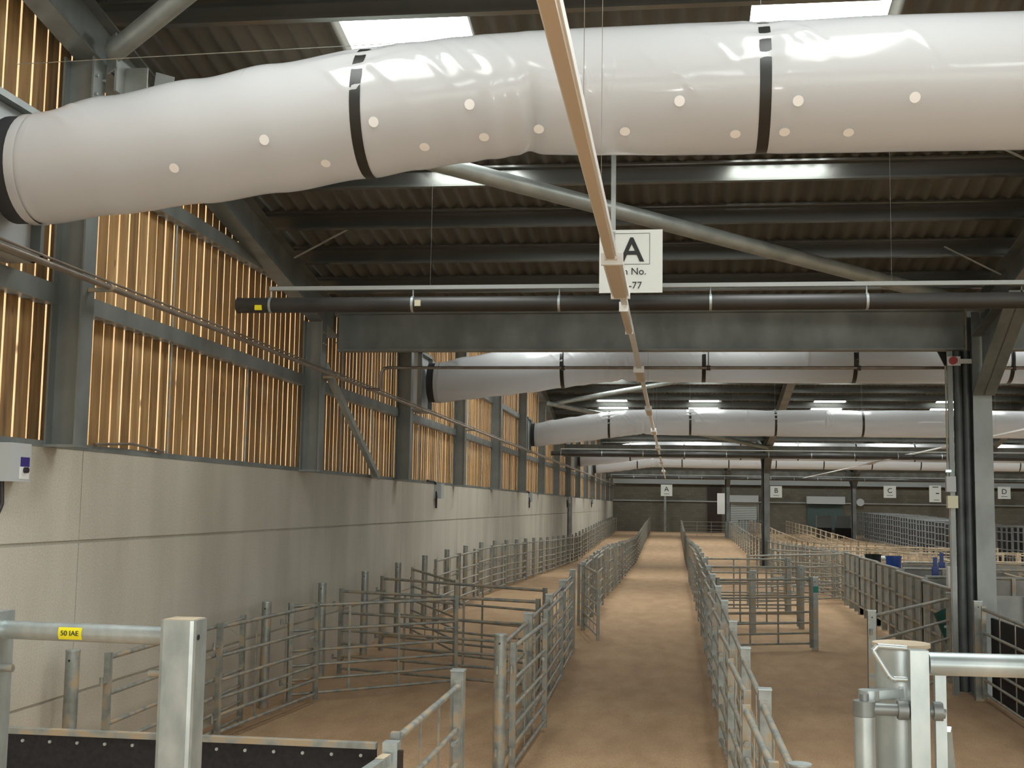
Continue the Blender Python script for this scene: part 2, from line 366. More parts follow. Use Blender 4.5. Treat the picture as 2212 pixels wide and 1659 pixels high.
for k, ff in sorted(sky.items()):
    used = sorted({i for f in ff for i in f}); re = {u: i for i, u in enumerate(used)}
    s = MB(); s.add([vs[u] for u in used], [tuple(re[i] for i in f) for f in ff], True); n += 1
    yy = (brk[k[0]] + brk[k[0] + 1]) / 2
    o = struct('window_%d' % n, s, 'skylight', None, 'bright clear roof sheet let into the dark corrugated roof'); o['category'] = 'skylight'; o['group'] = 'clear roof sheets'

# ------------------------------------------------------------------ steel frame
RX = [3.975, 12.8, 21.6, 30.4]
def rowname(i): return ['first', 'second', 'third', 'fourth'][i]
for i, y in enumerate(COLY):
    h = roofz(y) - .68
    t = thing('wall_column', 'grey steel column on concrete wall before timber boards, %s from camera' % (ORD[i] if i < 16 else 'last'), 'column', (XL + .13, y, 2.8), group='columns along the left wall')
    s = MB(); s.ibeam((0, 0, 0), (0, 0, h - 2.8), .26, .2, .012, .016, up=(1, 0, 0)); part('column_shaft', s, 'steel', t)
    s = MB(); s.box(-.15, .15, -.12, .12, 0, .02); part('base_plate', s, 'steel', t)
    if i < 3:
        s = MB()
        for dz in (h - 2.95, h - 3.1):
            for dy in (-.06, .06): s.cyl((.13, dy, dz), (.15, dy, dz), .012, 6)
        part('bolt', s, 'galv_clean', t)
    # girts between this and the next column
    y2 = COLY[i + 1] if i + 1 < len(COLY) else YF
    for z, lev in ((4.0, 'lower'), (5.2, 'upper')):
        if z > roofz((y + y2) / 2) - .3: continue
        t = thing('cladding_rail', '%s grey channel rail behind the long pipe in the %s wall bay' % (lev, ORD[i] if i < 16 else 'last'), 'rail', (XL - .03, y + .1, z), group=lev + ' rails of the boarded wall')
        s = MB(); s.box(-.06, .08, 0, y2 - y - .2, -.07, .07); part('channel', s, 'steel', t)
        if lev == 'lower':
            for q in (.33, .66):
                s = MB(); yy = (y2 - y) * q; s.cyl((.02, yy, -1.15), (.02, yy, 0), .013, 6)
                if q < .5: s.cyl((.02, yy, 0), (.02, yy, 1.1), .013, 6)
                part('sag_rod', s, 'galv', t)
for y, lab in ((3.2, 'near'),):
    for z in (4.0, 5.2):
        s = MB(); s.prof((XL - .03, 2.5, z), (XL - .03, 8.8, z), [(-.06, -.08), (.08, -.08), (.08, .08), (.07, .08), (.07, -.07), (-.05, -.07), (-.05, .08), (-.06, .08)])
        solo('cladding_rail', s, 'steel', 'grey channel rail at the left edge of the photo, %s one' % ('lower' if z < 5 else 'upper'), 'rail')
s = MB(); s.bar((XL + .2, 15.75, 4.25), (XL + .12, 19.2, 2.82), .1, .014, up=(1, 0, 0)); s.bar((XL + .155, 15.75, 4.25), (XL + .075, 19.2, 2.82), .012, .1, up=(1, 0, 0))
solo('wall_brace', s, 'brace', 'pale diagonal brace dropping from second wall column to the concrete wall', 'brace')
# rafters over the left wall and the free columns
def rafter(x, v, side, lab, grp, w=.2, end=18.0, haunch=True):
    t = thing('rafter', lab, 'beam', (x, v, 0), group=grp); sg = side
    ya, yb = sg * .24, sg * (end - .01)
    def zz(d): return 5.3 + SL * abs(d)
    s = MB(); s.ibeam((0, ya, zz(ya) - .46), (0, yb, zz(yb) - .46), .42, w, .012, .018); part('rafter_beam', s, 'steel', t)
    if haunch:
        s = MB(); hw = .14
        pts = [(sg * .3, 3.9), (sg * 2.1, 4.93)]
        (y0, z0), (y1, z1) = pts
        s.add([(-hw, y0, z0), (hw, y0, z0), (hw, y1, z1), (-hw, y1, z1), (-hw, y0, z0 + .02), (hw, y0, z0 + .02), (hw, y1, z1 + .02), (-hw, y1, z1 + .02)],
              [(0, 3, 2, 1), (4, 5, 6, 7), (0, 1, 5, 4), (1, 2, 6, 5), (2, 3, 7, 6), (3, 0, 4, 7)])
        s.add([(-.008, y0, z0), (.008, y0, z0), (.008, y1, z1), (-.008, y1, z1), (-.008, y0, zz(y0) - .6), (.008, y0, zz(y0) - .6), (.008, y1, zz(y1) - .6), (-.008, y1, zz(y1) - .6)],
              [(0, 3, 2, 1), (4, 5, 6, 7), (0, 1, 5, 4), (1, 2, 6, 5), (2, 3, 7, 6), (3, 0, 4, 7)])
        part('haunch', s, 'steel', t)
    return t
vn = ['near', 'middle', 'far']
for vi, v in enumerate(VALS):
    for sd in (-1, 1):
        e = 11.4 if (vi == 2 and sd > 0) else 18.0
        if not (vi == 0 and sd > 0):
            rafter(XL + .15, v, sd, 'sloping steel rafter over the left wall %s the %s valley beam' % ('before' if sd < 0 else 'beyond', vn[vi]), 'rafters over the left wall', end=e, haunch=False)
        else:
            rafter(XL + .15, v, sd, 'sloping steel rafter over the left wall beyond the near valley beam', 'rafters over the left wall', end=e, haunch=False)
        for ri, x in enumerate(RX):
            if vi == 0 and ri > 0: continue
            rafter(x, v, sd, 'haunched steel rafter %s the %s valley beam on the %s column row' % ('before' if sd < 0 else 'beyond', vn[vi], rowname(ri)), 'haunched rafters', w=.26, end=e)
for vi, v in enumerate(VALS):
    xs_ = [XL + .15] + RX
    for ri in range(len(xs_) - 1):
        if vi == 0 and ri > 1: continue
        a, b = xs_[ri], xs_[ri + 1]; zt, zb = 5.06, 4.52
        t = thing('valley_beam', 'deep dark beam in the %s roof valley, %s bay from left wall' % (vn[vi], ORD[ri] if ri else 'first'), 'beam', (a, v, 0), group='valley beams')
        s = MB(); s.ibeam((.02 if ri == 0 else .15, 0, (zt + zb) / 2), (b - a - .15, 0, (zt + zb) / 2), zt - zb, .22, .012, .02); part('beam_web', s, 'steel', t)
        s = MB(); s.box(b - a - .17, b - a - .15, -.12, .12, zb - .03, zt); part('end_plate', s, 'galv', t)
    for ri, x in enumerate(RX):
        if vi == 0 and ri > 0: continue
        zf = fz(v)
        t = thing('hall_column', 'tall grey steel column under the %s valley, %s row from left' % (vn[vi], rowname(ri)), 'column', (x, v, zf), group='free standing columns')
        s = MB(); s.ibeam((0, 0, 0), (0, 0, 5.0 - zf), .46, .235, .014, .024, up=(0, 1, 0)); part('column_shaft', s, 'steel', t)
        for px_ in ((-.275, -.165) if vi == 0 else (-.165,)):
            s = MB(); s.cyl((px_, -.1, .05), (px_, -.1, 4.5 - zf), .056, 18); part('downpipe', s, 'pipe_grey', t)
        if vi == 0: s = MB(); s.box(-.40, -.34, -.12, -.06, 0, 4.5 - zf); part('side_post', s, 'steel', t)
        s = MB(); s.box(-.18, .18, -.28, .28, 0, .025); part('base_plate', s, 'steel', t)
# purlins
def purlin(y, sg, lab, grp):
    zt = roofz(y) - .005; z0 = zt - .215
    s = MB(); c = [(-.035, 0), (.035, 0), (.035, .018), (.031, .018), (.031, .004), (-.002, .004), (-.002, .211), (-.035, .211), (-.035, .197), (-.031, .197), (-.031, .215), (.002, .215), (.002, .215)]
    c = [(-.03, 0), (.03, 0), (.03, .024), (.026, .024), (.026, .005), (-.026, .005), (-.026, .21), (.026, .21), (.026, .195), (.03, .195), (.03, .215), (-.03, .215)]
    s.prof((0, 0, 0), (XR - XL, 0, 0), [(a * (1.4), b) for a, b in c])
    return solo('roof_purlin', s, 'purlin', lab, 'purlin', grp, (XL, y, z0))
k = 0; y = VAL - .77
near = []
while y > 6.5: near.append(y); y -= 1.075 if y > 12.8 else 1.59
for i, y in enumerate(near):
    purlin(y, -1, 'galvanised purlin across the near roof slope, %s above the near valley beam' % ('first' if i == 0 else ORD[i]), 'purlins of the near roof slope')
for y in [VAL + .9 + 1.075 * i for i in range(15)]: purlin(y, 1, 'galvanised purlin on the roof slope hidden behind the near valley beam', 'purlins beyond the near valley')
for v, lab in ((VALS[1], 'middle'), (VALS[2], 'far')):
    for i in range(15): purlin(v - .9 - 1.075 * i, -1, 'thin galvanised purlin on the roof slope falling to the %s valley' % lab, 'purlins of the slope before the %s valley' % lab)
# tube bracing
def roundbar(name, p, q, r, mat, lab, cat, grp=None, plates=True):
    t = thing(name, lab, cat, p, group=grp); P0 = Vector(p); d = Vector(q) - P0
    s = MB(); s.cyl((0, 0, 0), d, r, 20); part('tube', s, mat, t)
    if plates:
        u = d.normalized()
        for a in (-.12, d.length - .02):
            s = MB(); s.bar(u * a, u * (a + .16), .014, .3); part('gusset_plate', s, mat, t)
    return t
roundbar('roof_brace', (-4.3, 9.55, 5.88), (3.85, 15.6, 4.98), .085, 'brace', 'thick pale round brace running diagonally under the near roof behind the sign', 'brace')
roundbar('roof_brace', (-4.5, 8.95, 6.02), (-.2, 5.6, 6.75), .085, 'brace', 'thick round brace rising to top edge from the first wall column', 'brace')
s = MB(); s.box(-.01, .01, -.16, .16, -.14, .14); s.box(-.06, .2, -.01, .01, -.12, .1)
solo('gusset_plate', s, 'brace', 'bolted gusset plate joining braces at top of the first wall column', 'plate', None, (-4.5, 9.15, 5.85))
roundbar('roof_brace', (-4.5, 44.0, 6.1), (3.9, 38.5, 7.1), .085, 'brace', 'round brace rising right above the third white duct', 'brace', None, False)
roundbar('roof_brace', (-4.5, 43.5, 6.1), (3.9, 50.5, 4.9), .085, 'brace', 'round brace falling right towards the middle valley column', 'brace', None, False)
for y, x1 in ((9.9, -4.62), (13.3, -4.62)):
    s = MB(); s.bar((x1 + .1, y + .5, roofz(y) - .52), (x1 + .85, y + .42, roofz(y) - .16), .05, .006)
    solo('fly_brace', s, 'brace', 'small angle stay from left rafter to purlin, %s one' % ('nearer' if y < 11 else 'farther'), 'brace')
for y, x1 in ((11.9, 3.9), (14.4, 3.9)):
    s = MB(); s.bar((x1 - .12, y, roofz(y) - .5), (x1 - .75, y, roofz(y) - .16), .05, .006)
    solo('fly_brace', s, 'brace', 'small angle stay at right rafter to a purlin, %s one' % ('nearer' if y < 13 else 'farther'), 'brace')

# ------------------------------------------------------------------ white air ducts
PROF = [(-4.42, 4.68, .36), (-4.333, 4.69, .385), (-3.859, 4.77, .405), (-3.192, 4.855, .42), (-2.668, 4.93, .43), (-2.056, 5.01, .425), (-1.707, 5.057, .42), (-1.392, 5.09, .412), (-1.205, 5.108, .405),
        (-1.05, 5.12, .398), (-.93, 5.125, .40), (-.465, 5.121, .41), (.078, 5.117, .418), (.43, 5.113, .418), (.565, 5.108, .408), (.72, 5.112, .418), (1.308, 5.115, .425), (2.188, 5.109, .425), (3.24, 5.10, .410)]
for k in range(11):
    b = 3.24 + 2.68 * k
    PROF += [(b + .3, 5.105, .422), (b + 1.34, 5.11, .427), (b + 2.38, 5.105, .422), (b + 2.68, 5.10, .410)]
def lerp_prof(x):
    for (a, z0, r0), (b, z1, r1) in zip(PROF, PROF[1:]):
        if a <= x <= b:
            t = (x - a) / (b - a); t = t * t * (3 - 2 * t); return z0 + (z1 - z0) * t, r0 + (r1 - r0) * t
    return PROF[-1][1:]
def duct_meshes():
    n = 96; xs = []
    x = PROF[0][0]
    while x < 3: xs.append(x); x += .02
    while x < 32.0: xs.append(x); x += .16
    vs = []; fs = []
    rnd = random.Random(3)
    for i, x in enumerate(xs):
        z, r = lerp_prof(x)
        for k in range(n):
            a = 2 * pi * k / n; rr = r
            # crease under the bend
            w = math.exp(-((x + 1.0 - .12 * cos(a - 3.9)) / .05) ** 2) * max(0, cos(a + 2.0)) ** 2; rr -= .05 * w
            w2 = math.exp(-((x + 1.13) / .06) ** 2) * max(0, cos(a + 2.3)) ** 2; rr += .018 * w2
            for bx in (-2.02, .565, 3.24):
                d = x - bx
                if abs(d) < .6: rr += .011 * math.exp(-abs(d) / .16) * sin(a * 17 + bx * 3 + 5 * d) * max(0.0, sin(a) + .35)
            for sx, sa, am in ((-1.55, 2.75, .012), (-1.42, 2.7, .012), (-1.28, 2.75, -.008), (-1.1, 2.6, .010), (-.2, 2.8, .006), (.25, 2.75, .010), (.85, 2.6, .012), (.78, 2.7, -.008), (1.5, 2.8, .008), (-4.1, 2.5, .010), (-4.0, 2.35, .010), (-2.2, 2.75, .010), (-1.88, 2.8, .010), (.1, 3.4, .006)):
                rr += am * math.exp(-((x - sx - .35 * (a - sa)) / .022) ** 2 - ((a - sa) / .32) ** 2)
            vs.append((x, cos(a) * rr, z + sin(a) * rr))
    for i in range(len(xs) - 1):
        for k in range(n): fs.append((i * n + k, i * n + (k + 1) % n, (i + 1) * n + (k + 1) % n, (i + 1) * n + k))
    sk = MB(); sk.add(vs, fs, True)
    return sk.mesh('duct_skin', M['tube'])
DUCT = duct_meshes()
strap_x = [-2.02, .565] + [3.24 + 2.68 * k for k in range(10)]
def strap_mesh():
    s = MB(); n = 48
    for j in range(2):
        pass
    vs = []; z, r = 0, .416
    for x in (-.036, .036):
        for k in range(n): vs.append((x, cos(2 * pi * k / n) * r, sin(2 * pi * k / n) * r))
    s.add(vs, [(k, (k + 1) % n, (k + 1) % n + n, k + n) for k in range(n)], True); return s.mesh('strap', M['strap'])
STRAP = strap_mesh()
clipm = MB(); clipm.box(-.03, .03, -.02, .02, .41, .45); clipm.cyl((0, -.021, .43), (0, -.026, .43), .012, 10); CLIP = clipm.mesh('clip', M['galv_clean'])
hs = MB(); n = 18
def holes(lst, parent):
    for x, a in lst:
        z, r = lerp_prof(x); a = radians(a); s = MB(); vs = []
        # a small round patch on the skin, whitened to paint a hole's lit interior
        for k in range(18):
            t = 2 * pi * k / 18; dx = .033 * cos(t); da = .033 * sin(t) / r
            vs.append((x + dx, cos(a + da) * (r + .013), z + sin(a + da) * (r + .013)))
        s.add(vs, [tuple(range(18))], True); part('painted_air_hole', s, 'hole_glow', parent)
labs = ['largest white polythene air duct with black straps crossing top of the photo', 'second white polythene air duct seen under the near valley beam', 'third white polythene air duct across the hall below small skylights',
        'white polythene air duct mostly hidden above the second black pipe', 'farthest white polythene air duct beneath the second black pipe']
for i, y in enumerate((7.7, 22.3, 39.0, 58.7, 71.0)):
    t = thing('air_duct', labs[i], 'duct', (0, y, 0), group='white air ducts')
    link('duct_skin', DUCT, t)
    for q, bx in enumerate(strap_x):
        z, r = lerp_prof(bx); st = link('strap', STRAP, t, (bx, 0, z)); k_ = (r + .004) / .416; st.scale = (1, k_, k_)
        if bx > 0 and i > 0 and bx < 25:
            pass
        c = link('clip', CLIP, st)
    s = MB(); s.cyl((-4.56, 0, 4.68), (-4.37, 0, 4.68), .372, 40); part('collar', s, 'collar', t)
    s = MB(); n_ = 40; s.cyl((-4.43, 0, 4.68), (-4.36, 0, 4.68), .384, 40, cap=False); part('end_cuff', s, 'tube', t)
    if i == 0:
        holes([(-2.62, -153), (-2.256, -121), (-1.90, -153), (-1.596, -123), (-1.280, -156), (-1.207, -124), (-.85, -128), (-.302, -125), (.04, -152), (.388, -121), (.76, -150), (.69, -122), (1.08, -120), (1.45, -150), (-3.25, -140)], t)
    # fan housing on the boards
    f = thing('fan_housing', 'grey fan housing on the boards feeding the %s white duct' % ['first', 'second', 'third', 'fourth', 'fifth'][i], 'fan', (XL + .02, y, 4.68), group='fan housings')
    s = MB(); s.box(-.06, .14, -.52, .52, -.55, .55); part('housing_plate', s, 'grey_box', f)
    s = MB()
    for a, b_ in ((-.52, -.47), (.47, .52)): s.box(.14, .22, a, b_, -.55, .55); 
    s.box(.14, .22, -.52, .52, .5, .55); s.box(.14, .22, -.52, .52, -.55, -.5); part('housing_frame', s, 'steel', f)
    # carrying wire above the duct
    zc = 5.11 + .44
    s = MB(); s.path([(-4.6, y, zc - .1), (.565, y, zc + .0), (3.24, y, zc - .005), (30, y, zc)], .003, 5)
    for bx in strap_x[1:7]: s.cyl((bx, y, zc), (bx, y, roofz(y) - .2), .0025, 5)
    solo('carrying_wire', s, 'galv', 'thin wire carrying the %s white duct on its upper side' % ['first', 'second', 'third', 'fourth', 'fifth'][i], 'wire', 'duct carrying wires')

# ------------------------------------------------------------------ black pipes with rails
for i, (y, z, x0) in enumerate(((11.75, 4.40, -4.42), (43.6, 4.28, -4.35), (80.0, 4.32, -4.35))):
    o = ['near', 'second', 'far'][i]
    t = thing('black_pipe', 'long black horizontal pipe hanging below a grey rail across the hall, %s one' % ('nearest' if i == 0 else o), 'pipe', (x0, y, z), group='black cross pipes')
    s = MB(); s.cyl((0, 0, 0), (XR - x0 - .2, 0, 0), .078, 24); part('pipe', s, 'black_pipe', t)
    s = MB(); s.cyl((-.012, 0, 0), (.02, 0, 0), .082, 24); part('end_cap', s, 'black_pipe', t)
    for k in range(12):
        s = MB(); bx = .33 + 1.2 + 1.48 * (k - .8)
        if bx < .2: bx = .33
        s.cyl((bx - .012, 0, 0), (bx + .012, 0, 0), .083, 24); s.cyl((bx, 0, .08), (bx, 0, .17), .008, 6); part('pipe_band', s, 'galv_clean', t, 'bright metal band')
    if i == 0:
        s = MB(); s.box(.2, .27, -.086, -.06, -.06, -.01); part('sticker', s, 'yellow', t, 'yellow sticker')
        s = MB(); s.box(1.86, 1.92, -.088, -.05, -.03, .03); part('sticker', s, 'cream', t, 'cream sticker')
    s = MB(); s.bar((x0 + .33, y, z + .17), (XR - .2, y, z + .17), .05, .04)
    for hx in (x0 + 2, x0 + 6.5, x0 + 11, x0 + 16, x0 + 21): s.cyl((hx, y, z + .19), (hx, y, roofz(y) - .2), .0008, 4)
    solo('hanger_rail', s, 'rail_steel', 'pale grey rail from which the %s black pipe hangs' % ('nearest' if i == 0 else o), 'rail', 'hanger rails')
# ------------------------------------------------------------------ sprinkler pipes
t = thing('wall_pipe', 'long thin weathered pipe bracketed along the wall columns on the left', 'pipe', (XL + .43, 3, 4.07))
s = MB(); s.cyl((0, 0, 0), (0, 90, -.02), .024, 10); s.cyl((.0, 0, .045), (0, 90, .03), .01, 8); part('pipe', s, 'copper', t)
for c in COLY:
    s = MB(); s.bar((-.2, c - 3, -.02), (.0, c - 3, -.02), .03, .03); s.cyl((-.0, c - 3.02, 0), (0, c - 2.98, 0), .036, 10); part('pipe_bracket', s, 'galv', t)
t = thing('cross_pipe', 'thin dark pipe hanging under the near valley beam in front of second duct', 'pipe', (-4.2, 17.0, 4.36))
s = MB(); s.cyl((0.1, 0, 0), (30, 0, 0), .022, 10); s.path([(0, 0, -.32), (0, 0, -.08), (.03, 0, -.02), (.1, 0, 0)], .024, 10); s.cyl((0, 0, -.32), (-.2, 0, -.32), .022, 8); part('pipe', s, 'copper', t)
for k in range(7):
    s = MB(); x = 2.65 + 2.05 * k; s.cyl((x, 0, 0), (x, 0, .5), .006, 6); s.cyl((x, 0, -.035), (x, 0, .03), .03, 10); part('hanger', s, 'black_pipe', t)

# ------------------------------------------------------------------ light lines
def light_line(x, z, labp, ys, first):
    t = thing('light_trunking', labp + ' long narrow lighting trunking hung lengthwise', 'light', (x, 0, z))
    pts = [(-.0, first, .03), (0.01, 9.6, .02), (0, 30, 0), (0, 60, 0), (0, 86, 0)]
    s = MB()
    for a, b in zip(pts, pts[1:]):
        if b[1] > first: s.bar(a, b, .06, .04)
    part('trunking', s, 'light_body', t)
    for yy in (5.6, 7.05, 14, 21, 27, 33, 45):
        if yy > first: s = MB(); s.path([(.03, yy, .03), (.03, yy, roofz(yy) - z - .2)], .0018, 5); part('suspension_wire', s, 'copper', t)
    for q, (y0, L, w) in enumerate(ys):
        f = thing('strip_light', '%s strip light fitting under %s trunking' % (ORD[q], labp.lower()), 'light', (x, y0, z), group=labp + ' fittings')
        s = MB(); s.bar((0, 0, -.005), (0, L, -.005), w, .06); part('light_body', s, 'light_body', f)
        s = MB(); s.prof((0, .03, -.03), (0, L - .03, -.03), [(-w * .42, 0), (-w * .36, -.03), (w * .36, -.03), (w * .42, 0)]); part('diffuser', s, 'diffuser', f)
        for e in (0, L): 
            s = MB(); s.bar((0, e - .02, -.015), (0, e + .02, -.015), w * 1.12, .09); part('end_cap', s, 'light_body', f)
light_line(-.455, 4.285, 'Central', [(2.6, 6.2, .085), (9.0, 1.5, .15), (11.2, 1.5, .075), (16.4, 1.3, .13), (23.0, 1.3, .12), (29.5, 1.3, .12), (38, 1.3, .14), (50, 1.3, .14), (63, 1.5, .16)], 2.0)
light_line(8.4, 4.4, 'Right hand', [(28.0, 1.4, .15), (37.5, 1.5, .15), (44, 1.5, .15), (52, 1.5, .15)], 25.0)

# ------------------------------------------------------------------ signs
def text(body, size, loc, parent, mat='ink', rz=0.0, align='CENTER', rx=pi / 2, name='lettering'):
    c = bpy.data.curves.new(name, 'FONT'); c.body = body; c.size = size; c.align_x = align; c.extrude = .001; c.offset = .004 if size > .2 and size < .4 else 0; c.materials.append(M[mat])
    tmp = bpy.data.objects.new(name, c); COL.objects.link(tmp); bpy.context.view_layer.update()
    me = bpy.data.meshes.new_from_object(tmp.evaluated_get(bpy.context.evaluated_depsgraph_get())); bpy.data.objects.remove(tmp); me.name = name
    o = bpy.data.objects.new(name, me); COL.objects.link(o); o.parent = parent; o.location = loc; o.rotation_euler = (rx, 0, rz); return o
t = thing('hanging_sign', 'square white hanging sign with a large letter A and pen numbers', 'sign', (-.396, 11.35, 4.735))
s = MB(); s.box(-.3, .3, 0, .006, -.305, .305); part('sign_board', s, 'sign_white', t)
text('A', .33, (.01, -.004, -.0), t); text('Pen No.', .095, (-.01, -.004, -.13), t); text('1-77', .095, (.02, -.004, -.265), t)
s = MB()
for a in ((-.16, -.03, .18, -.027), (-.16, .268, .18, .271)): s.box(a[0], a[2], -.003, 0, a[1], a[3])
for a in ((-.16, -.157), (.177, .18)): s.box(a[0], a[1], -.003, 0, -.03, .27)
part('printed_border', s, 'ink', t)
s = MB(); s.bar((-.17, 0.02, .27), (-.17, .02, 1.15), .045, .02, up=(0, 1, 0)); s.box(-.2, -.15, -.004, .03, .2, .29); part('hanger_strap', s, 'brace', t)
for x, z, ch, w in ((-.454, 3.74, 'A', .92), (8.24, 3.74, 'B', .92), (17.05, 3.86, 'C', .95), (25.7, 3.9, 'D', .95)):
    t = thing('wall_sign', 'small white pen sign with letter %s at the far end wall' % ch, 'sign', (x, 98.6, z), group='far pen signs')
    s = MB(); s.box(-w / 2, w / 2, 0, .03, -w / 2, w / 2); part('sign_board', s, 'sign_white', t); text(ch, .55, (0, -.02, -.08), t)
    s = MB(); s.box(-w / 4, w / 4, -.01, 0, -.3, -.27); part('printed_line', s, 'ink', t)
    if ch == 'A': s = MB(); s.box(-.2, -.02, .04, .16, -z + .4, -w / 2 + .1); part('sign_post', s, 'steel', t)
    else: s = MB(); s.box(-.05, .05, .03, 1.4, -.05, .05); part('bracket', s, 'steel', t)
t = thing('wall_sign', 'taller white notice board on the far wall right of letter C', 'sign', (20.5, 98.6, 3.75))
s = MB(); s.box(-.45, .45, 0, .03, -.65, .65); part('sign_board', s, 'sign_white', t); s = MB(); s.box(-.2, .25, -.01, 0, .5, .56); s.box(.05, .3, -.01, 0, -.0, .08); s.box(-.1, .3, -.01, 0, -.5, -.46); part('printed_line', s, 'ink', t)
s = MB(); s.box(-.04, .04, .03, 1.4, -.05, .05); part('bracket', s, 'steel', t)

# ------------------------------------------------------------------ far end wall
s = MB(); s.ibeam((XL, 99.6, 4.5), (XR, 99.6, 4.5), .45, .3); solo('lintel_beam', s, 'rail_steel', 'long pale lintel beam high across the far end wall', 'beam')
s = MB(); s.bar((XL, 99.9, 2.9), (XR, 99.9, 2.9), .12, .1); struct('trim_2', s, 'rail_steel', None, 'thin horizontal rail across the far end wall')
s = MB(); s.box(2.85, 4.0, 99.85, 99.95, .38, 4.1); o = struct('door_1', s, 'door_wood', None, 'tall dark brown door in the far end wall')
t = thing('roller_shutter', 'pale roller shutter with a box hood left of letter B', 'shutter', (5.75, 99.8, .38))
s = MB(); s.box(-1.05, 1.05, 0, .08, 0, 2.5); part('shutter_curtain', s, 'shutter', t)
s = MB(); s.box(-1.15, 1.15, -.5, .1, 2.5, 3.05); part('shutter_hood', s, 'grey_box', t)
for a in (-1.2, 1.08): s = MB(); s.box(a, a + .12, -.05, .1, 0, 2.5); part('guide_rail', s, 'steel', t)
t = thing('roller_shutter', 'half open dark green roller shutter with a pale hood right of letter B', 'shutter', (12.2, 99.8, .38))
s = MB(); s.box(-1.4, 1.4, 0, .06, .4, 2.4); part('shutter_curtain', s, 'dull_teal', t)
s = MB(); s.box(-1.5, 1.5, -.5, .1, 2.45, 3.05); part('shutter_hood', s, 'grey_box', t)
s = MB(); s.box(3.55, 4.15, 97.5, 97.56, 1.9, 3.55); s.cyl((4.2, 97.53, .3), (4.2, 97.53, 3.7), .04, 8); solo('banner', s, 'white_plastic', 'narrow white banner hanging beside the dark far door', 'banner')
for x, l in ((11.1, 'left'), (12.5, 'right')):
    t = thing('crate', 'grey crate standing before the green shutter, %s of two' % l, 'crate', (x, 92, fz(92)), group='grey crates by the green shutter')
    s = MB(); s.box(-.5, .5, -.4, .4, .75, 1.65); part('crate_body', s, 'dull_grey', t)
    s = MB(); s.box(-.55, .55, -.45, .45, 0, .75); part('crate_base', s, 'dark', t)
s = MB()
for k in range(9): s.box(5.1 + k * .22, 5.16 + k * .22, 95, 95.05, .3, 1.5)
s.box(5, 7, 95, 95.05, 1.4, 1.48); s.box(5, 7, 95, 95.05, .5, .58)
solo('barred_gate', s, 'cage', 'dark vertical barred gate in front of the pale roller shutter', 'gate')
s = MB(); s.cyl((14.9, 99.4, 3.0), (14.9, 99.7, 3.0), .3, 20); solo('wall_fan', s, 'grey_box', 'small round pale disc on the far wall below letter C', 'disc')

# ------------------------------------------------------------------ pens
CACHE = {}
def gate_meshes(L, tan=False):
    key = (round(L, 2), tan)
    if key in CACHE: return CACHE[key]
    g = {}; zs = [1.14 - f * 1.02 for f in (0, .28, .51, .68, .84, 1.0)]; mat = M['tan_rail' if tan else 'galv']
    s = MB(); s.box(-.025, .025, -.025, .025, .05, 1.18); g['stile'] = s.mesh('stile', mat)
    for i, z in enumerate(zs):
        s = MB(); s.cyl((.02, 0, z), (L - .02, 0, z), .021 if i == 0 else .0175, 10); g['rail%d' % i] = s.mesh('rail', mat)
    s = MB(); s.bar((0, 0, .12), (0, 0, 1.14), .03, .008, up=(0, 1, 0)); g['spacer'] = s.mesh('spacer', mat)
    s = MB(); s.cyl((-.11, 0, 0), (.06, 0, 0), .010, 8); s.cyl((-.11, 0, -.02), (-.11, 0, .05), .016, 8); s.cyl((.03, 0, 0), (.055, 0, 0), .02, 6); g['hinge'] = s.mesh('hinge', M['galv'])
    s = MB(); s.cyl((-.13, 0, 0), (.06, 0, 0), .010, 8); s.cyl((-.13, 0, 0), (-.155, 0, 0), .018, 8); g['latch'] = s.mesh('latch', M['galv_clean'])
    # all in one for far ones
    s = MB()
    for i, z in enumerate(zs): s.cyl((.02, 0, z), (L - .02, 0, z), .021 if i == 0 else .0175, 6)
    s.box(-.025, .025, -.025, .025, .05, 1.18); s.box(L - .025, L + .025, -.025, .025, .05, 1.18)
    s.bar((L * .33, 0, .12), (L * .33, 0, 1.14), .03, .008, up=(0, 1, 0)); s.bar((L * .66, 0, .12), (L * .66, 0, 1.14), .03, .008, up=(0, 1, 0))
    g['all'] = s.mesh('pen_gate', mat)
    CACHE[key] = g; return g
def gate(h, e, label, grp, detail=True, dz=0.0, name='pen_gate', tan=False):
    (x0, y0), (x1, y1) = h, e; L = sqrt((x1 - x0) ** 2 + (y1 - y0) ** 2); rz = atan2(y1 - y0, x1 - x0)
    g = gate_meshes(L, tan); z = (fz(y0) + fz(y1)) / 2 + dz; tilt = -math.asin((fz(y1) - fz(y0)) / L) if L > 0 else 0
    if not detail:
        o = link(name, g['all'], None, (x0, y0, fz(y0) + dz)); o.rotation_euler = (0, tilt, rz); tag(o, label, 'gate', grp); return o
    t = thing(name, label, 'gate', (x0, y0, fz(y0) + dz), rz, grp); t.rotation_euler = (0, tilt, rz)
    link('stile', g['stile'], t, (0, 0, 0)); link('stile', g['stile'], t, (L, 0, 0))
    for i in range(6): link('rail', g['rail%d' % i], t, (0, 0, 0))
    link('spacer', g['spacer'], t, (L * .34, 0, 0)); link('spacer', g['spacer'], t, (L * .64, 0, 0))
    link('hinge', g['hinge'], t, (0, 0, .95)); link('hinge', g['hinge'], t, (0, 0, .25)); link('latch', g['latch'], t, (L, 0, .78))
    return t
POSTS = {}
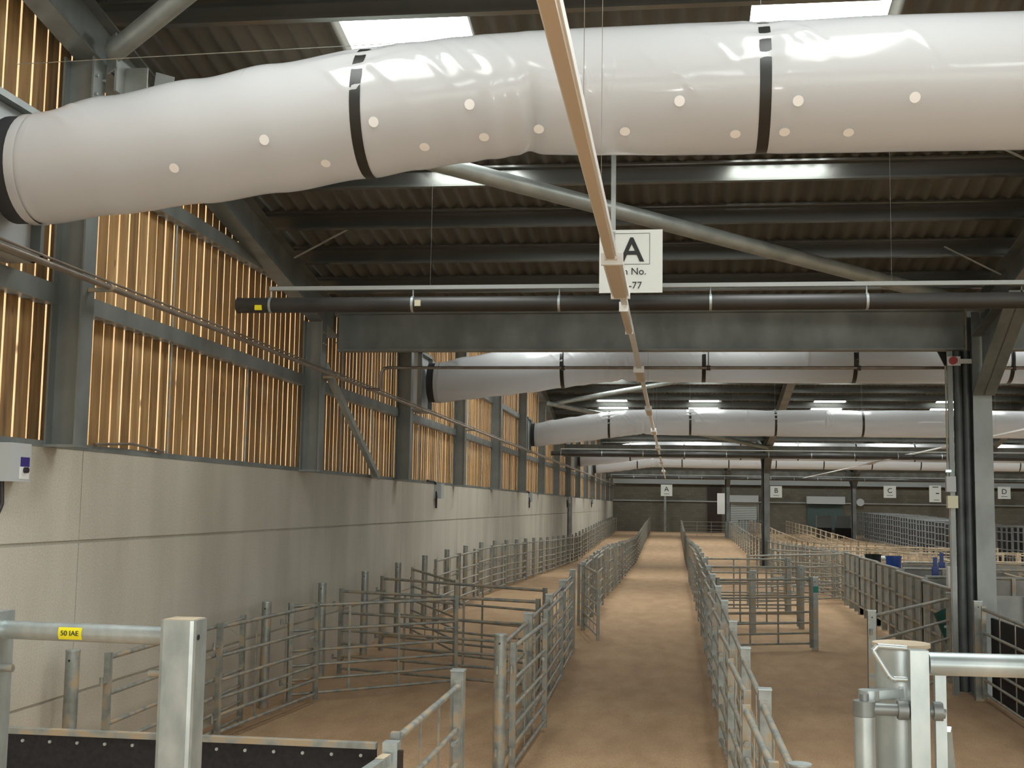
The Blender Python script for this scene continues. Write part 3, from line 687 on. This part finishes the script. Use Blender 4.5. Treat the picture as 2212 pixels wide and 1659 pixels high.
def post(x, y, label, grp, h=1.25, r=.055, square=False, dz=0, parts=True):
    key = (h, r, square)
    if key not in POSTS:
        s = MB()
        if square: s.box(-r, r, -r, r, -.05, h)
        else: s.cyl((0, 0, -.05), (0, 0, h), r, 18)
        c = MB()
        if square: c.box(-r - .004, r + .004, -r - .004, r + .004, h, h + .01)
        else: c.cyl((0, 0, h), (0, 0, h + .008), r + .004, 18)
        d = MB(); d.cyl((0, -r - .004, h - .07), (0, -r + .002, h - .07), .009, 8)
        POSTS[key] = (s.mesh('fence_post', M['galv']), c.mesh('post_cap', M['galv_clean']), d.mesh('bolt_hole', M['ink']))
    o = link('fence_post', POSTS[key][0], None, (x, y, fz(y) + dz)); tag(o, label, 'post', grp)
    if parts: link('post_cap', POSTS[key][1], o); link('bolt_hole', POSTS[key][2], o)
    return o
# wall side
WP = [9.06, 11.35, 13.63, 15.87, 18.15, 20.4] + [22.65 + 2.28 * k for k in range(33)]
for i, y in enumerate(WP):
    post(-4.65, y, ('round galvanised post at foot of concrete wall, %s along it' % ORD[i]) if i < 12 else 'one of the far round posts at the foot of the concrete wall', 'posts along the concrete wall' if i < 12 else 'far posts along the concrete wall', 1.2 if i < 3 else 1.25, parts=i < 12)
open_g = [((-4.42, 9.2), (-4.5, 12.45), 'lying flat along the concrete wall, nearest one'), ((-4.42, 11.6), (-4.15, 14.0), 'swung slightly off the wall behind the big foreground post'),
          ((-4.42, 13.85), (-2.72, 15.3), 'swung half open in the left pens'), ((-4.42, 16.0), (-1.66, 15.15), 'standing across the left alley, nearer of two'),
          ((-4.42, 18.3), (-1.76, 16.9), 'standing across the left alley, farther of two'), ((-4.42, 20.5), (-3.2, 17.95), 'swung towards the camera with dark rails falling right')]
for h, e, lab in open_g: gate(h, e, 'galvanised six rail gate ' + lab, 'open gates of the left pens')
for i, y in enumerate(WP[6:-1]):
    gate((-4.46 + .06 * (i % 2), y + .12), (-4.40 + .06 * (i % 2), y + 2.2), ('six rail gate folded against the concrete wall beyond the open gates, %s one' % ORD[i]) if i < 10 else 'one of the far gates folded along the concrete wall', 'gates folded along the wall' if i < 10 else 'far gates along the wall', i < 10)
# left fence of the central aisle
AL = [8.4, 10.55, 12.8, 15.1, 17.5, 19.7]
XA = [-1.47, -1.48, -1.50, -1.51, -1.56, -1.60]
for i, (y, x) in enumerate(zip(AL, XA)):
    post(x, y, 'galvanised post of the near left aisle fence, %s from the camera' % ORD[i], 'posts of the near left aisle fence', 1.24 if i != 1 else 1.26, .045 if i != 1 else .055, square=(i != 1))
for i in range(1, 5):
    gate((XA[i] - .02, AL[i] + .06), (XA[i + 1] - .02, AL[i + 1] - .06), 'galvanised six rail panel in the near left aisle fence, %s from the camera' % ORD[i - 1], 'panels of the near left aisle fence', name='pen_hurdle')
gate((-1.38, 10.68), (-1.33, 12.9), 'pale gate folded against the aisle side of nearest left aisle fence panel', None)
gate((-1.43, 13.9), (-1.45, 16.1), 'pale gate folded against the aisle side of second left aisle fence panel', None)
gate((-1.47, 16.4), (-1.50, 18.5), 'pale gate folded against the aisle side of third left aisle fence panel', None)
ALF = [22.2 + 2.28 * k for k in range(34)]
def xal(y): return -1.60 - .16 * (y - 22) / 76
for i, y in enumerate(ALF):
    post(xal(y), y, ('post in far run of the left aisle fence, %s after the gap' % ORD[i]) if i < 8 else 'one of the distant posts of the left aisle fence', 'posts of the far left aisle fence' if i < 8 else 'distant posts of left aisle fence', 1.22, .04, True, parts=i < 8)
    if i + 1 < len(ALF):
        gate((xal(y), y + .06), (xal(y), ALF[i + 1] - .06), ('panel in far run of the left aisle fence, %s after the gap' % ORD[i]) if i < 8 else 'one of the distant panels of the left aisle fence', 'panels of the far left aisle fence' if i < 8 else 'distant panels of left aisle fence', i < 8, name='pen_hurdle')
        if i < 8: gate((xal(y) + (.09 if i % 2 else -.1), y + .2), (xal(y) + (.1 if i % 2 else -.09), ALF[i + 1] - .1), 'second gate folded beside the far left aisle fence, %s after the gap' % ORD[i], 'folded gates of the far left aisle fence', False)
gate((-1.55, 22.1), (-1.22, 20.35), 'short pale gate swung into the aisle at the gap of the left aisle fence', None)
# right fence of the central aisle
AR = [5.75 + 2.27 * k for k in range(37)]
def xar(y): return .575 + .06 * min(1, (y - 5) / 12) - (.0 if y < 40 else .0)
for i, y in enumerate(AR):
    near_ = i < 14
    post(xar(y), y, ('galvanised post of the right aisle fence, %s from the camera' % ORD[i]) if near_ else 'one of the distant posts of the right aisle fence', 'posts of the right aisle fence' if near_ else 'distant posts of right aisle fence', 1.24, .04 if i else .05, bool(i), parts=near_)
    if i + 1 < len(AR):
        gate((xar(y), y + .06), (xar(y), AR[i + 1] - .06), ('dusty galvanised panel of the right aisle fence, %s from the camera' % ORD[i]) if near_ else 'one of the distant panels of the right aisle fence', 'panels of the right aisle fence' if near_ else 'distant panels of right aisle fence', near_, name='pen_hurdle')
        if i < 14: gate((xar(y) - .12, AR[i + 1] - .25), (xar(y) - .09, y + .35), 'gate folded on aisle side of right aisle fence, %s from camera' % ORD[i], 'gates folded on the right aisle fence', i < 5)
# cross gates in the right alley
gate((.72, 19.6), (2.24, 20.25), 'dark rusty looking cross gate nearest in the right alley', None)
o = post(2.30, 20.3, 'post wrapped with green tape ending nearest cross gate of right alley', None, 1.17, .05, True)
s = MB(); s.box(-.054, .054, -.054, .054, .93, 1.03); part('tape_band', s, 'teal', o, 'green tape band')
gate((.70, 22.9), (2.34, 23.3), 'second cross gate of the right alley', None)
post(2.4, 23.35, 'plain post ending the second cross gate of right alley', None, 1.17, .05, True)
gate((.72, 25.8), (2.38, 26.2), 'third cross gate of the right alley with a bright top rail', None)
post(2.44, 26.2, 'bright post ending the third cross gate of right alley', None, 1.17, .045, True)
post(1.45, 22.4, 'short post standing mid alley behind the nearest cross gate', None, 1.12, .05, True)
gate((4.02, 29.6), (1.68, 27.5), 'cross gate reaching from the sheeted fence into the right alley', None)
gate((3.9, 30.3), (2.6, 32.5), 'gate swung open diagonally before the far run of right alley fence', None)
gate((2.32, 14.55), (3.72, 17.2), 'gate across the right alley next to the tall column', None)
post(2.28, 14.5, 'pale post holding the gate next to the tall column', None, 1.2, .045, True)
post(3.78, 17.35, 'post with a bright cap beside the tall column', None, 1.2, .05, True)
# sheeted fence along the right alley
def sheeted(h, e, label, grp=None):
    (x0, y0), (x1, y1) = h, e; L = sqrt((x1 - x0) ** 2 + (y1 - y0) ** 2); rz = atan2(y1 - y0, x1 - x0)
    t = thing('sheeted_hurdle', label, 'fence panel', (x0, y0, fz(y0)), rz, grp)
    s = MB(); s.cyl((0, 0, 1.2), (L, 0, 1.2), .024, 10)
    for z in (.82, .5, .18): s.bar((0, -.03, z), (L, -.03, z), .02, .035)
    part('frame', s, 'galv', t)
    s = MB(); s.box(.03, L - .03, -.008, .008, .2, 1.17); part('sheet', s, 'sheet', t)
    for q in (0, .33, .66, 1):
        s = MB(); s.box(L * q - .03, L * q + .03, -.05, .05, 0, 1.2); part('upright', s, 'galv', t)
    return t
ys_ = [17.4, 19.6, 21.9, 24.2, 26.5, 28.8]
for i in range(5): sheeted((3.86 + .03 * i, ys_[i + 1]), (3.86 + .03 * i, ys_[i]), 'grey sheeted panel along the right alley, %s beyond the tall column' % ('first' if i == 0 else ORD[i]), 'sheeted panels of the right alley')
RF = [29.0 + 2.28 * k for k in range(26)]
for i, y in enumerate(RF):
    post(4.0, y, ('galvanised post of right alley fence, %s after the sheeted panels' % ('first' if not i else ORD[i])) if i < 8 else 'one of the distant posts of the right alley fence', 'posts of right alley fence' if i < 8 else 'distant posts of right alley fence', 1.24, .045, True, parts=False)
    if i + 1 < len(RF):
        gate((4.0, y + .06), (4.0, RF[i + 1] - .06), ('right alley fence panel, %s after the sheeted panels' % ('first' if not i else ORD[i])) if i < 8 else 'one of the distant panels of the right alley fence', 'panels of right alley fence' if i < 8 else 'distant panels of right alley fence', i < 4, name='pen_hurdle')
        if i < 8: gate((4.12, y + .2), (4.14, RF[i + 1] - .0), 'gate folded behind right alley fence, %s after sheeted panels' % ('first' if not i else ORD[i]), 'gates behind right alley fence', False)
# black boarded pen right of the column
for i, (ya, yb) in enumerate(((15.75, 13.5), (13.4, 11.2), (11.1, 8.9))):
    gate((3.82, ya), (3.80, yb), 'panel before black boards right of the column, %s from the column' % ('first' if not i else ORD[i]), 'panels before the black boards', name='pen_hurdle')
    s = MB(); s.box(3.92, 3.95, yb, ya + .05, .1, 1.1); solo('black_board', s, 'rubber', 'black boarding right of the column, %s from the column' % ('first' if not i else ORD[i]), 'board', 'black boards')
post(3.80, 15.95, 'post with bright bolt starting the black boarded pen', None, 1.22, .05, True)
s = MB(); s.box(4.1, 6.6, 16.9, 16.95, .1, 1.3); solo('pen_board', s, 'sheet', 'plain grey board just right of the tall column', 'board')
s = MB(); s.box(4.62, 4.86, 16.82, 16.89, .1, 1.3); solo('pen_board', s, 'dkgreen', 'dark green strip board on grey board right of the tall column', 'board')
# weigh crate corner: blue and green things
sheeted((4.5, 24.6), (6.9, 24.8), 'wide plain grey panel across the pens left of the column base', None)
sheeted((4.1, 20.6), (6.2, 20.7), 'low grey panel running right behind the sheeted fence', None)
sheeted((4.1, 22.6), (6.3, 22.8), 'grey panel running right behind the sheeted fence, beyond the low one', None)
def drum(x, y, r, z0, h, mat, lab):
    t = thing('drum', lab, 'drum', (x, y, fz(y) + z0)); s = MB(); s.cyl((0, 0, 0), (0, 0, h), r * .92, 20, r2=r); part('drum_body', s, mat, t)
    s = MB(); s.cyl((0, 0, h - .03), (0, 0, h), r * 1.06, 20); part('rim', s, mat, t)
    s = MB(); s.cyl((0, 0, -z0), (0, 0, 0), .05, 10); part('stand', s, 'galv', t)
drum(4.62, 26.4, .16, .85, .4, 'blue', 'blue plastic bucket raised behind the sheeted fence')
drum(4.28, 26.9, .17, .9, .36, 'dark', 'dark bucket raised left of the blue bucket')
s = MB(); s.box(4.35, 5.6, 25.2, 25.9, .2, 1.1); solo('weighing_crate', s, 'dkgreen', 'dark green weighing crate behind the sheeted fence', 'crate')
s = MB(); s.cyl((4.25, 27.5, 1.37), (4.8, 27.3, 1.36), .05, 14); s.cyl((4.2, 27.5, .2), (4.2, 27.5, 1.4), .03, 8); solo('pale_roller', s, 'sign_white', 'pale roller lying beside the buckets behind the sheeted fence', 'roller')
t = thing('scale_head', 'white upright weighing box behind the sheeted fence near the column', 'box', (4.45, 20.2, fz(20)))
s = MB(); s.box(-.06, .06, -.06, .06, 0, 1.05); part('stand', s, 'galv', t); s = MB(); s.box(-.09, .07, -.07, .07, 1.05, 1.4); part('box_body', s, 'white_plastic', t)
s = MB(); s.box(.07, .16, -.06, .06, 1.05, 1.25); part('box_side', s, 'navy', t)
for k, (x, y) in enumerate(((4.55, 22.0), (5.0, 23.6), (5.35, 22.0))):
    s = MB(); s.box(x - .03, x + .03, y - .03, y + .03, fz(y), fz(y) + 1.45); s.box(x - .05, x + .05, y - .05, y + .05, fz(y) + 1.1, fz(y) + 1.28)
    solo('blue_post', s, 'blue', 'thin blue post among the grey panels behind the sheeted fence, %s from left' % ('first', 'second', 'third')[k], 'post', 'blue posts behind the sheeted fence')
# green bag hanging by the column
s = MB(); s.add([(3.56, 17.3, 1.02), (3.76, 17.3, 1.12), (3.74, 17.3, .55), (3.56, 17.38, 1.0), (3.76, 17.38, 1.1), (3.74, 17.38, .55)], [(0, 2, 1), (3, 4, 5), (0, 1, 4, 3), (1, 2, 5, 4), (2, 0, 3, 5)])
solo('green_bag', s, 'dkgreen', 'dark green bag hanging on the post by the tall column', 'bag')
# middle distance runs of dusty rails
for x, y0, nn, lab in ((5.9, 30.5, 27, 'first'), (8.6, 27, 28, 'second')):
    for k in range(nn):
        y = y0 + 2.4 * k
        gate((x, y + .05), (x, y + 2.3), 'one of the dusty tan rail panels in the %s distant run' % lab, 'dusty rail panels, %s run' % lab, False, name='pen_hurdle', tan=True)
for x, ya in ((5.9, 21), (8.6, 18.5)):
    for k in range(3):
        y = ya + 2.4 * k
        gate((x, y + .05), (x, y + 2.3), 'one of the dusty rail panels seen right of the tall column', 'dusty rail panels right of the column', False, name='pen_hurdle', tan=True)
for k, (x0, x1, y) in enumerate(((6.1, 8.4, 32.5), (6.1, 8.4, 37.5), (6.1, 8.4, 43), (6.1, 8.4, 50), (8.9, 11.2, 30), (8.9, 11.2, 36), (8.9, 11.2, 44), (4.2, 5.8, 34), (4.2, 5.8, 41), (6.1, 8.4, 22.5), (6.1, 8.4, 27.0))):
    gate((x0, y), (x1, y), 'dusty rail panel crossing between the middle distance runs', 'dusty cross panels', False, name='pen_hurdle', tan=True)
gate((.75, 87.5), (3.8, 87.5), 'distant six rail gate closing the right alley', None, False)
# tall cages
def cage_mesh(L, H):
    s = MB()
    for q in range(4):
        x = L * q / 3; s.box(x - .035, x + .035, -.03, .03, 0, H)
    for z in (.2, .45, .7, 1.0, 1.35, 1.7, H - .02): s.bar((0, 0, z), (L, 0, z), .035, .04)
    [s.bar((L * q / 6, 0, H), (L * q / 6, 2.2, H), .05, .03) for q in range(6)]; s.bar((0, 1.1, H), (L, 1.1, H), .05, .03)
    return s.mesh('tall_cage', M['cage'])
CG = cage_mesh(2.3, 1.95)
BK = MB(); BK.box(0.0, 2.3, .5, .53, .1, 1.88); BKM = BK.mesh('back_board', M['dark'])
for k in range(19):
    y = 46 + 2.4 * k; x = 13.5
    o = link('tall_cage', CG, None, (x, y + 2.3, fz(y))); o.rotation_euler = (0, 0, -pi / 2); tag(o, 'one of the tall grey barred cattle pens along the right distance', 'pen', 'tall cattle pens')
    b_ = link('back_board', BKM, o)

# ------------------------------------------------------------------ wall fittings
def isolator(y, s_, lab, first=False):
    t = thing('isolator_box', lab, 'switch', (XL, y, 2.66), group='isolator boxes on the concrete wall')
    s = MB(); s.box(0, .13 * s_, -.16 * s_, .12 * s_, -.14 * s_, .14 * s_); part('enclosure', s, 'grey_box', t)
    if first:
        s = MB(); s.box(.13, .134, -.02, .1, -.03, .04); part('label_plate', s, 'navy', t, 'navy label plate')
        s = MB(); s.box(.13, .133, -.03, .1, -.12, -.03); part('switch_plate', s, 'white_plastic', t, 'white switch plate'); s = MB(); s.cyl((.13, .035, -.055), (.16, .035, -.055), .022, 12); part('switch_knob', s, 'cable', t)
    s = MB(); a = -.1 * s_
    s.path([(.04, a, -.14 * s_), (.05, a, -.3), (.04, a - .05, -.4), (.02, a - .12, -.45)] if first else [(.03, -.14, .05), (.05, -.19, -.1), (.04, -.15, -.35), (.03, -.15, .14), (.02, -.25, .19), (.02, -1.0, .2)], .016 if first else .02, 8); part('cable', s, 'cable', t)
isolator(8.28, 1.0, 'grey isolator box with navy label at left edge on concrete wall', True)
for y, l in ((24.6, 'first'), (41.0, 'second'), (56, 'third'), (73, 'fourth')): isolator(y, 1.1, 'small grey box with drooping black cable on concrete wall, %s from camera' % l)
s = MB(); s.cyl((XL + .1, 56.5, .2), (XL + .1, 56.5, 2.9), .12, 12); solo('wall_downpipe', s, 'brace', 'grey pipe standing against the far part of the concrete wall', 'pipe')
s = MB(); s.path([(XL + .02, 9.6, 2.86), (XL + .03, 10.3, 2.9), (XL + .02, 11.0, 2.86)], .012, 8); solo('loose_cable', s, 'copper', 'thin reddish cable lying on top of the concrete wall', 'cable')
# fittings on the tall column
t = thing('alarm_bell', 'red round alarm sounder below the near valley beam at the column', 'alarm', (3.62, 16.2, 4.36)); s = MB(); s.cyl((0, 0, 0), (0, -.07, 0), .05, 16); part('bell_body', s, 'red', t); s = MB(); s.box(-.06, .1, 0, .03, -.06, .06); s.box(.0, .3, .03, .05, -.03, .03); part('back_plate', s, 'white_plastic', t)
t = thing('switch_box', 'grey switch box on conduit beside the tall column, upper of two', 'switch', (3.58, 16.3, 2.76)); s = MB(); s.box(-.06, .06, -.06, .02, -.1, .1); part('enclosure', s, 'grey_box', t); s = MB(); s.cyl((-.03, 0, .1), (-.03, 0, 1.55), .012, 8); part('conduit', s, 'galv', t)
t = thing('switch_box', 'cream switch box on conduit beside the tall column, lower of two', 'switch', (3.6, 16.3, 2.53)); s = MB(); s.box(-.07, .06, -.07, .02, -.08, .08); part('enclosure', s, 'cream', t); s = MB(); s.cyl((-.03, 0, -2.47), (-.03, 0, -.08), .012, 8); part('conduit', s, 'galv', t)
t = thing('status_lamp', 'tiny bright green white lamp above the two switch boxes', 'lamp', (3.56, 16.3, 2.93)); s = MB(); s.box(-.03, .03, -.03, .0, -.012, .012); part('lens', s, 'led', t); s = MB(); s.box(-.035, .035, 0, .03, -.02, .02); part('lamp_back', s, 'grey_box', t)

# ------------------------------------------------------------------ foreground left
t = thing('loading_frame', 'tall galvanised box post frame in the left foreground with yellow sticker', 'frame', (-1.738, 4.2, 0))
s = MB(); b = .066; hh = 1.982
q_ = .017; s.prof((0, 0, 0), (0, 0, hh), [(-b, -b + q_), (-b + q_ * .3, -b + q_ * .3), (-b + q_, -b), (b - q_, -b), (b - q_ * .3, -b + q_ * .3), (b, -b + q_), (b, b - q_), (b - q_, b), (-b + q_, b), (-b, b - q_)], up=(0, 1, 0)); part('post', s, 'galv_clean', t)
s = MB(); s.box(-.055, .055, -.055, .055, hh, hh + .003); part('dusty_top', s, 'tan_rail', t, 'dusty tan post top')
s = MB(); s.cyl((b, -.03, hh - .06), (b + .003, -.03, hh - .06), .010, 10); part('bolt_hole', s, 'ink', t)
s = MB(); s.box(-.80, -.688, -b, b, 0, hh + .01); part('post', s, 'galv_clean', t)
s = MB(); s.cyl((-.69, 0, 1.925), (-b, 0, 1.92), .033, 20); part('top_rail', s, 'galv_clean', t)
s = MB(); s.cyl((-.69, -.02, 1.79), (-.635, -.02, 1.79), .014, 8); part('bolt', s, 'galv', t); s = MB(); s.cyl((-b, -.02, 1.79), (-b - .05, -.02, 1.79), .014, 8); part('bolt', s, 'galv', t)
s = MB()
for k in range(9):
    a = radians(-90 - 36 + 9 * k * .9); 
vs_ = []
for x in (-.462, -.372):
    for k in range(7):
        a = radians(-125 + k * 12); vs_.append((x, cos(a) * .0345, 1.923 + sin(a) * .0345))
s.add(vs_, [(k, k + 7, k + 8, k + 1) for k in range(6)], True)
vs_ = []
for x in (-.462, -.372):
    for k in range(7):
        a = radians(-215 + k * 13); vs_.append((x, cos(a) * .0345, 1.923 + sin(a) * .0345))
s = MB(); s.add(vs_, [(k, k + 1, k + 8, k + 7) for k in range(6)], True)
st = part('sticker', s, 'yellow', t, 'yellow sticker')
c = text('50 IAE', .026, (-.417, -.036, 1.914), st)
# black board panel
t = thing('board_panel', 'black rubber board panel with galvanised edge in the left foreground', 'panel', (-1.5, 6.35, 0))
s = MB(); s.box(-3.2, -.04, -.012, .012, .1, 1.12); part('board', s, 'rubber', t)
s = MB(); s.bar((-3.2, 0, 1.135), (-.04, 0, 1.135), .05, .03); part('top_edge', s, 'galv', t, 'pale galvanised top edge')
for k in range(16):
    s = MB(); s.cyl((-.12 - .158 * k, -.012, 1.085), (-.12 - .158 * k, -.022, 1.085), .009, 8); part('bolt', s, 'galv_clean', t)
for k in range(4):
    s = MB(); s.cyl((-.35 - .7 * k, -.012, .9), (-.35 - .7 * k, -.022, .9), .009, 8); part('bolt', s, 'galv_clean', t)
t = thing('corner_post', 'square galvanised corner post at the end of black board panel', 'post', (-1.46, 6.35, 0))
s = MB(); s.box(-.04, .04, -.04, .04, 0, 1.16); part('post_shaft', s, 'galv_clean', t); s = MB(); s.box(.04, .065, -.03, .0, 0, 1.12); part('edge_strip', s, 'door_wood', t, 'rust brown edge strip')
t = thing('stub_rail', 'short dusty box rail running towards the camera from corner post', 'rail', (-1.47, 6.3, 1.1)); s = MB(); s.bar((0, -.01, -.02), (-.1, -1.6, -.02), .05, .05); part('rail', s, 'galv_clean', t)
s = MB(); s.bar((0.0, -.012, .008), (-.008, -.14, .008), .046, .004); part('dust_patch', s, 'tan_rail', t, 'tan dust on the rail')
gate((-1.46, 6.45), (-1.46, 8.35), 'six rail panel from corner post to the nearest left aisle post', None, name='pen_hurdle')

# ------------------------------------------------------------------ foreground right
t = thing('gate_post', 'bright round galvanised gate post with flat cap in the right foreground', 'post', (.489, 2.72, -.006))
s = MB(); s.cyl((0, 0, 0), (0, 0, 2.125), .055, 32); part('post_shaft', s, 'galv_clean', t)
s = MB(); s.cyl((0, 0, 2.125), (0, 0, 2.133), .060, 32); part('post_cap', s, 'tan_rail', t, 'dusty flat cap')
s = MB(); s.cyl((.012, -.054, 2.095), (.012, -.058, 2.095), .008, 12); part('bolt_hole', s, 'ink', t)
s = MB(); s.bar((-.075, -.06, 2.03), (-.01, -.05, 2.035), .03, .018); s.cyl((-.078, -.062, 2.02), (-.078, -.062, 2.04), .022, 20); s.bar((-.012, -.058, 2.02), (-.012, -.058, 2.048), .008, .008); part('hinge_lug', s, 'galv_clean', t)
t = thing('steel_gate', 'bright galvanised gate hung at right foreground with round top rail', 'gate', (.500, 2.6, .014))
s = MB(); s.box(-.0185, .0185, -.018, .02, .1, 2.112); part('stile', s, 'galv_clean', t)
s = MB(); s.box(.062, .085, .14, .16, .1, 2.09); part('stile', s, 'galv_clean', t)
s = MB(); s.cyl((.02, 0, 2.085), (2.2, .05, 2.085), .0235, 20); part('top_rail', s, 'galv_clean', t)
s = MB(); s.path([(-.022, -.002, 2.115), (-.08, -.002, 2.118), (-.089, -.002, 2.108), (-.058, -.002, 2.058), (-.05, -.002, 2.052), (-.022, -.002, 2.052)], .0055, 8); part('latch_loop', s, 'galv_clean', t)
s = MB(); s.cyl((-.108, -.0, .05), (-.108, 0, 1.975), .021, 24); part('hinge_tube', s, 'galv_clean', t)
s = MB(); s.cyl((-.108, 0, 1.976), (-.108, 0, 2.006), .0225, 24); s.cyl((-.108, 0, 2.0), (-.108, 0, 2.02), .009, 12); s.cyl((-.09, 0, 1.99), (-.02, 0, 1.99), .0125, 14); part('eye_bolt', s, 'steel', t, 'dull grey eye bolt')
s = MB(); s.cyl((-.042, 0, 1.99), (-.022, 0, 1.99), .021, 6); part('nut', s, 'steel', t, 'dull hexagonal nut')
s = MB(); s.cyl((.021, 0, 1.99), (.052, 0, 1.985), .010, 12); s.cyl((.028, 0, 1.99), (.046, 0, 1.99), .0205, 6); part('nut', s, 'steel', t, 'dull hexagonal nut')
s = MB(); s.bar((.085, .15, 1.93), (.14, .3, 1.6), .02, .02); part('stay', s, 'galv_clean', t)
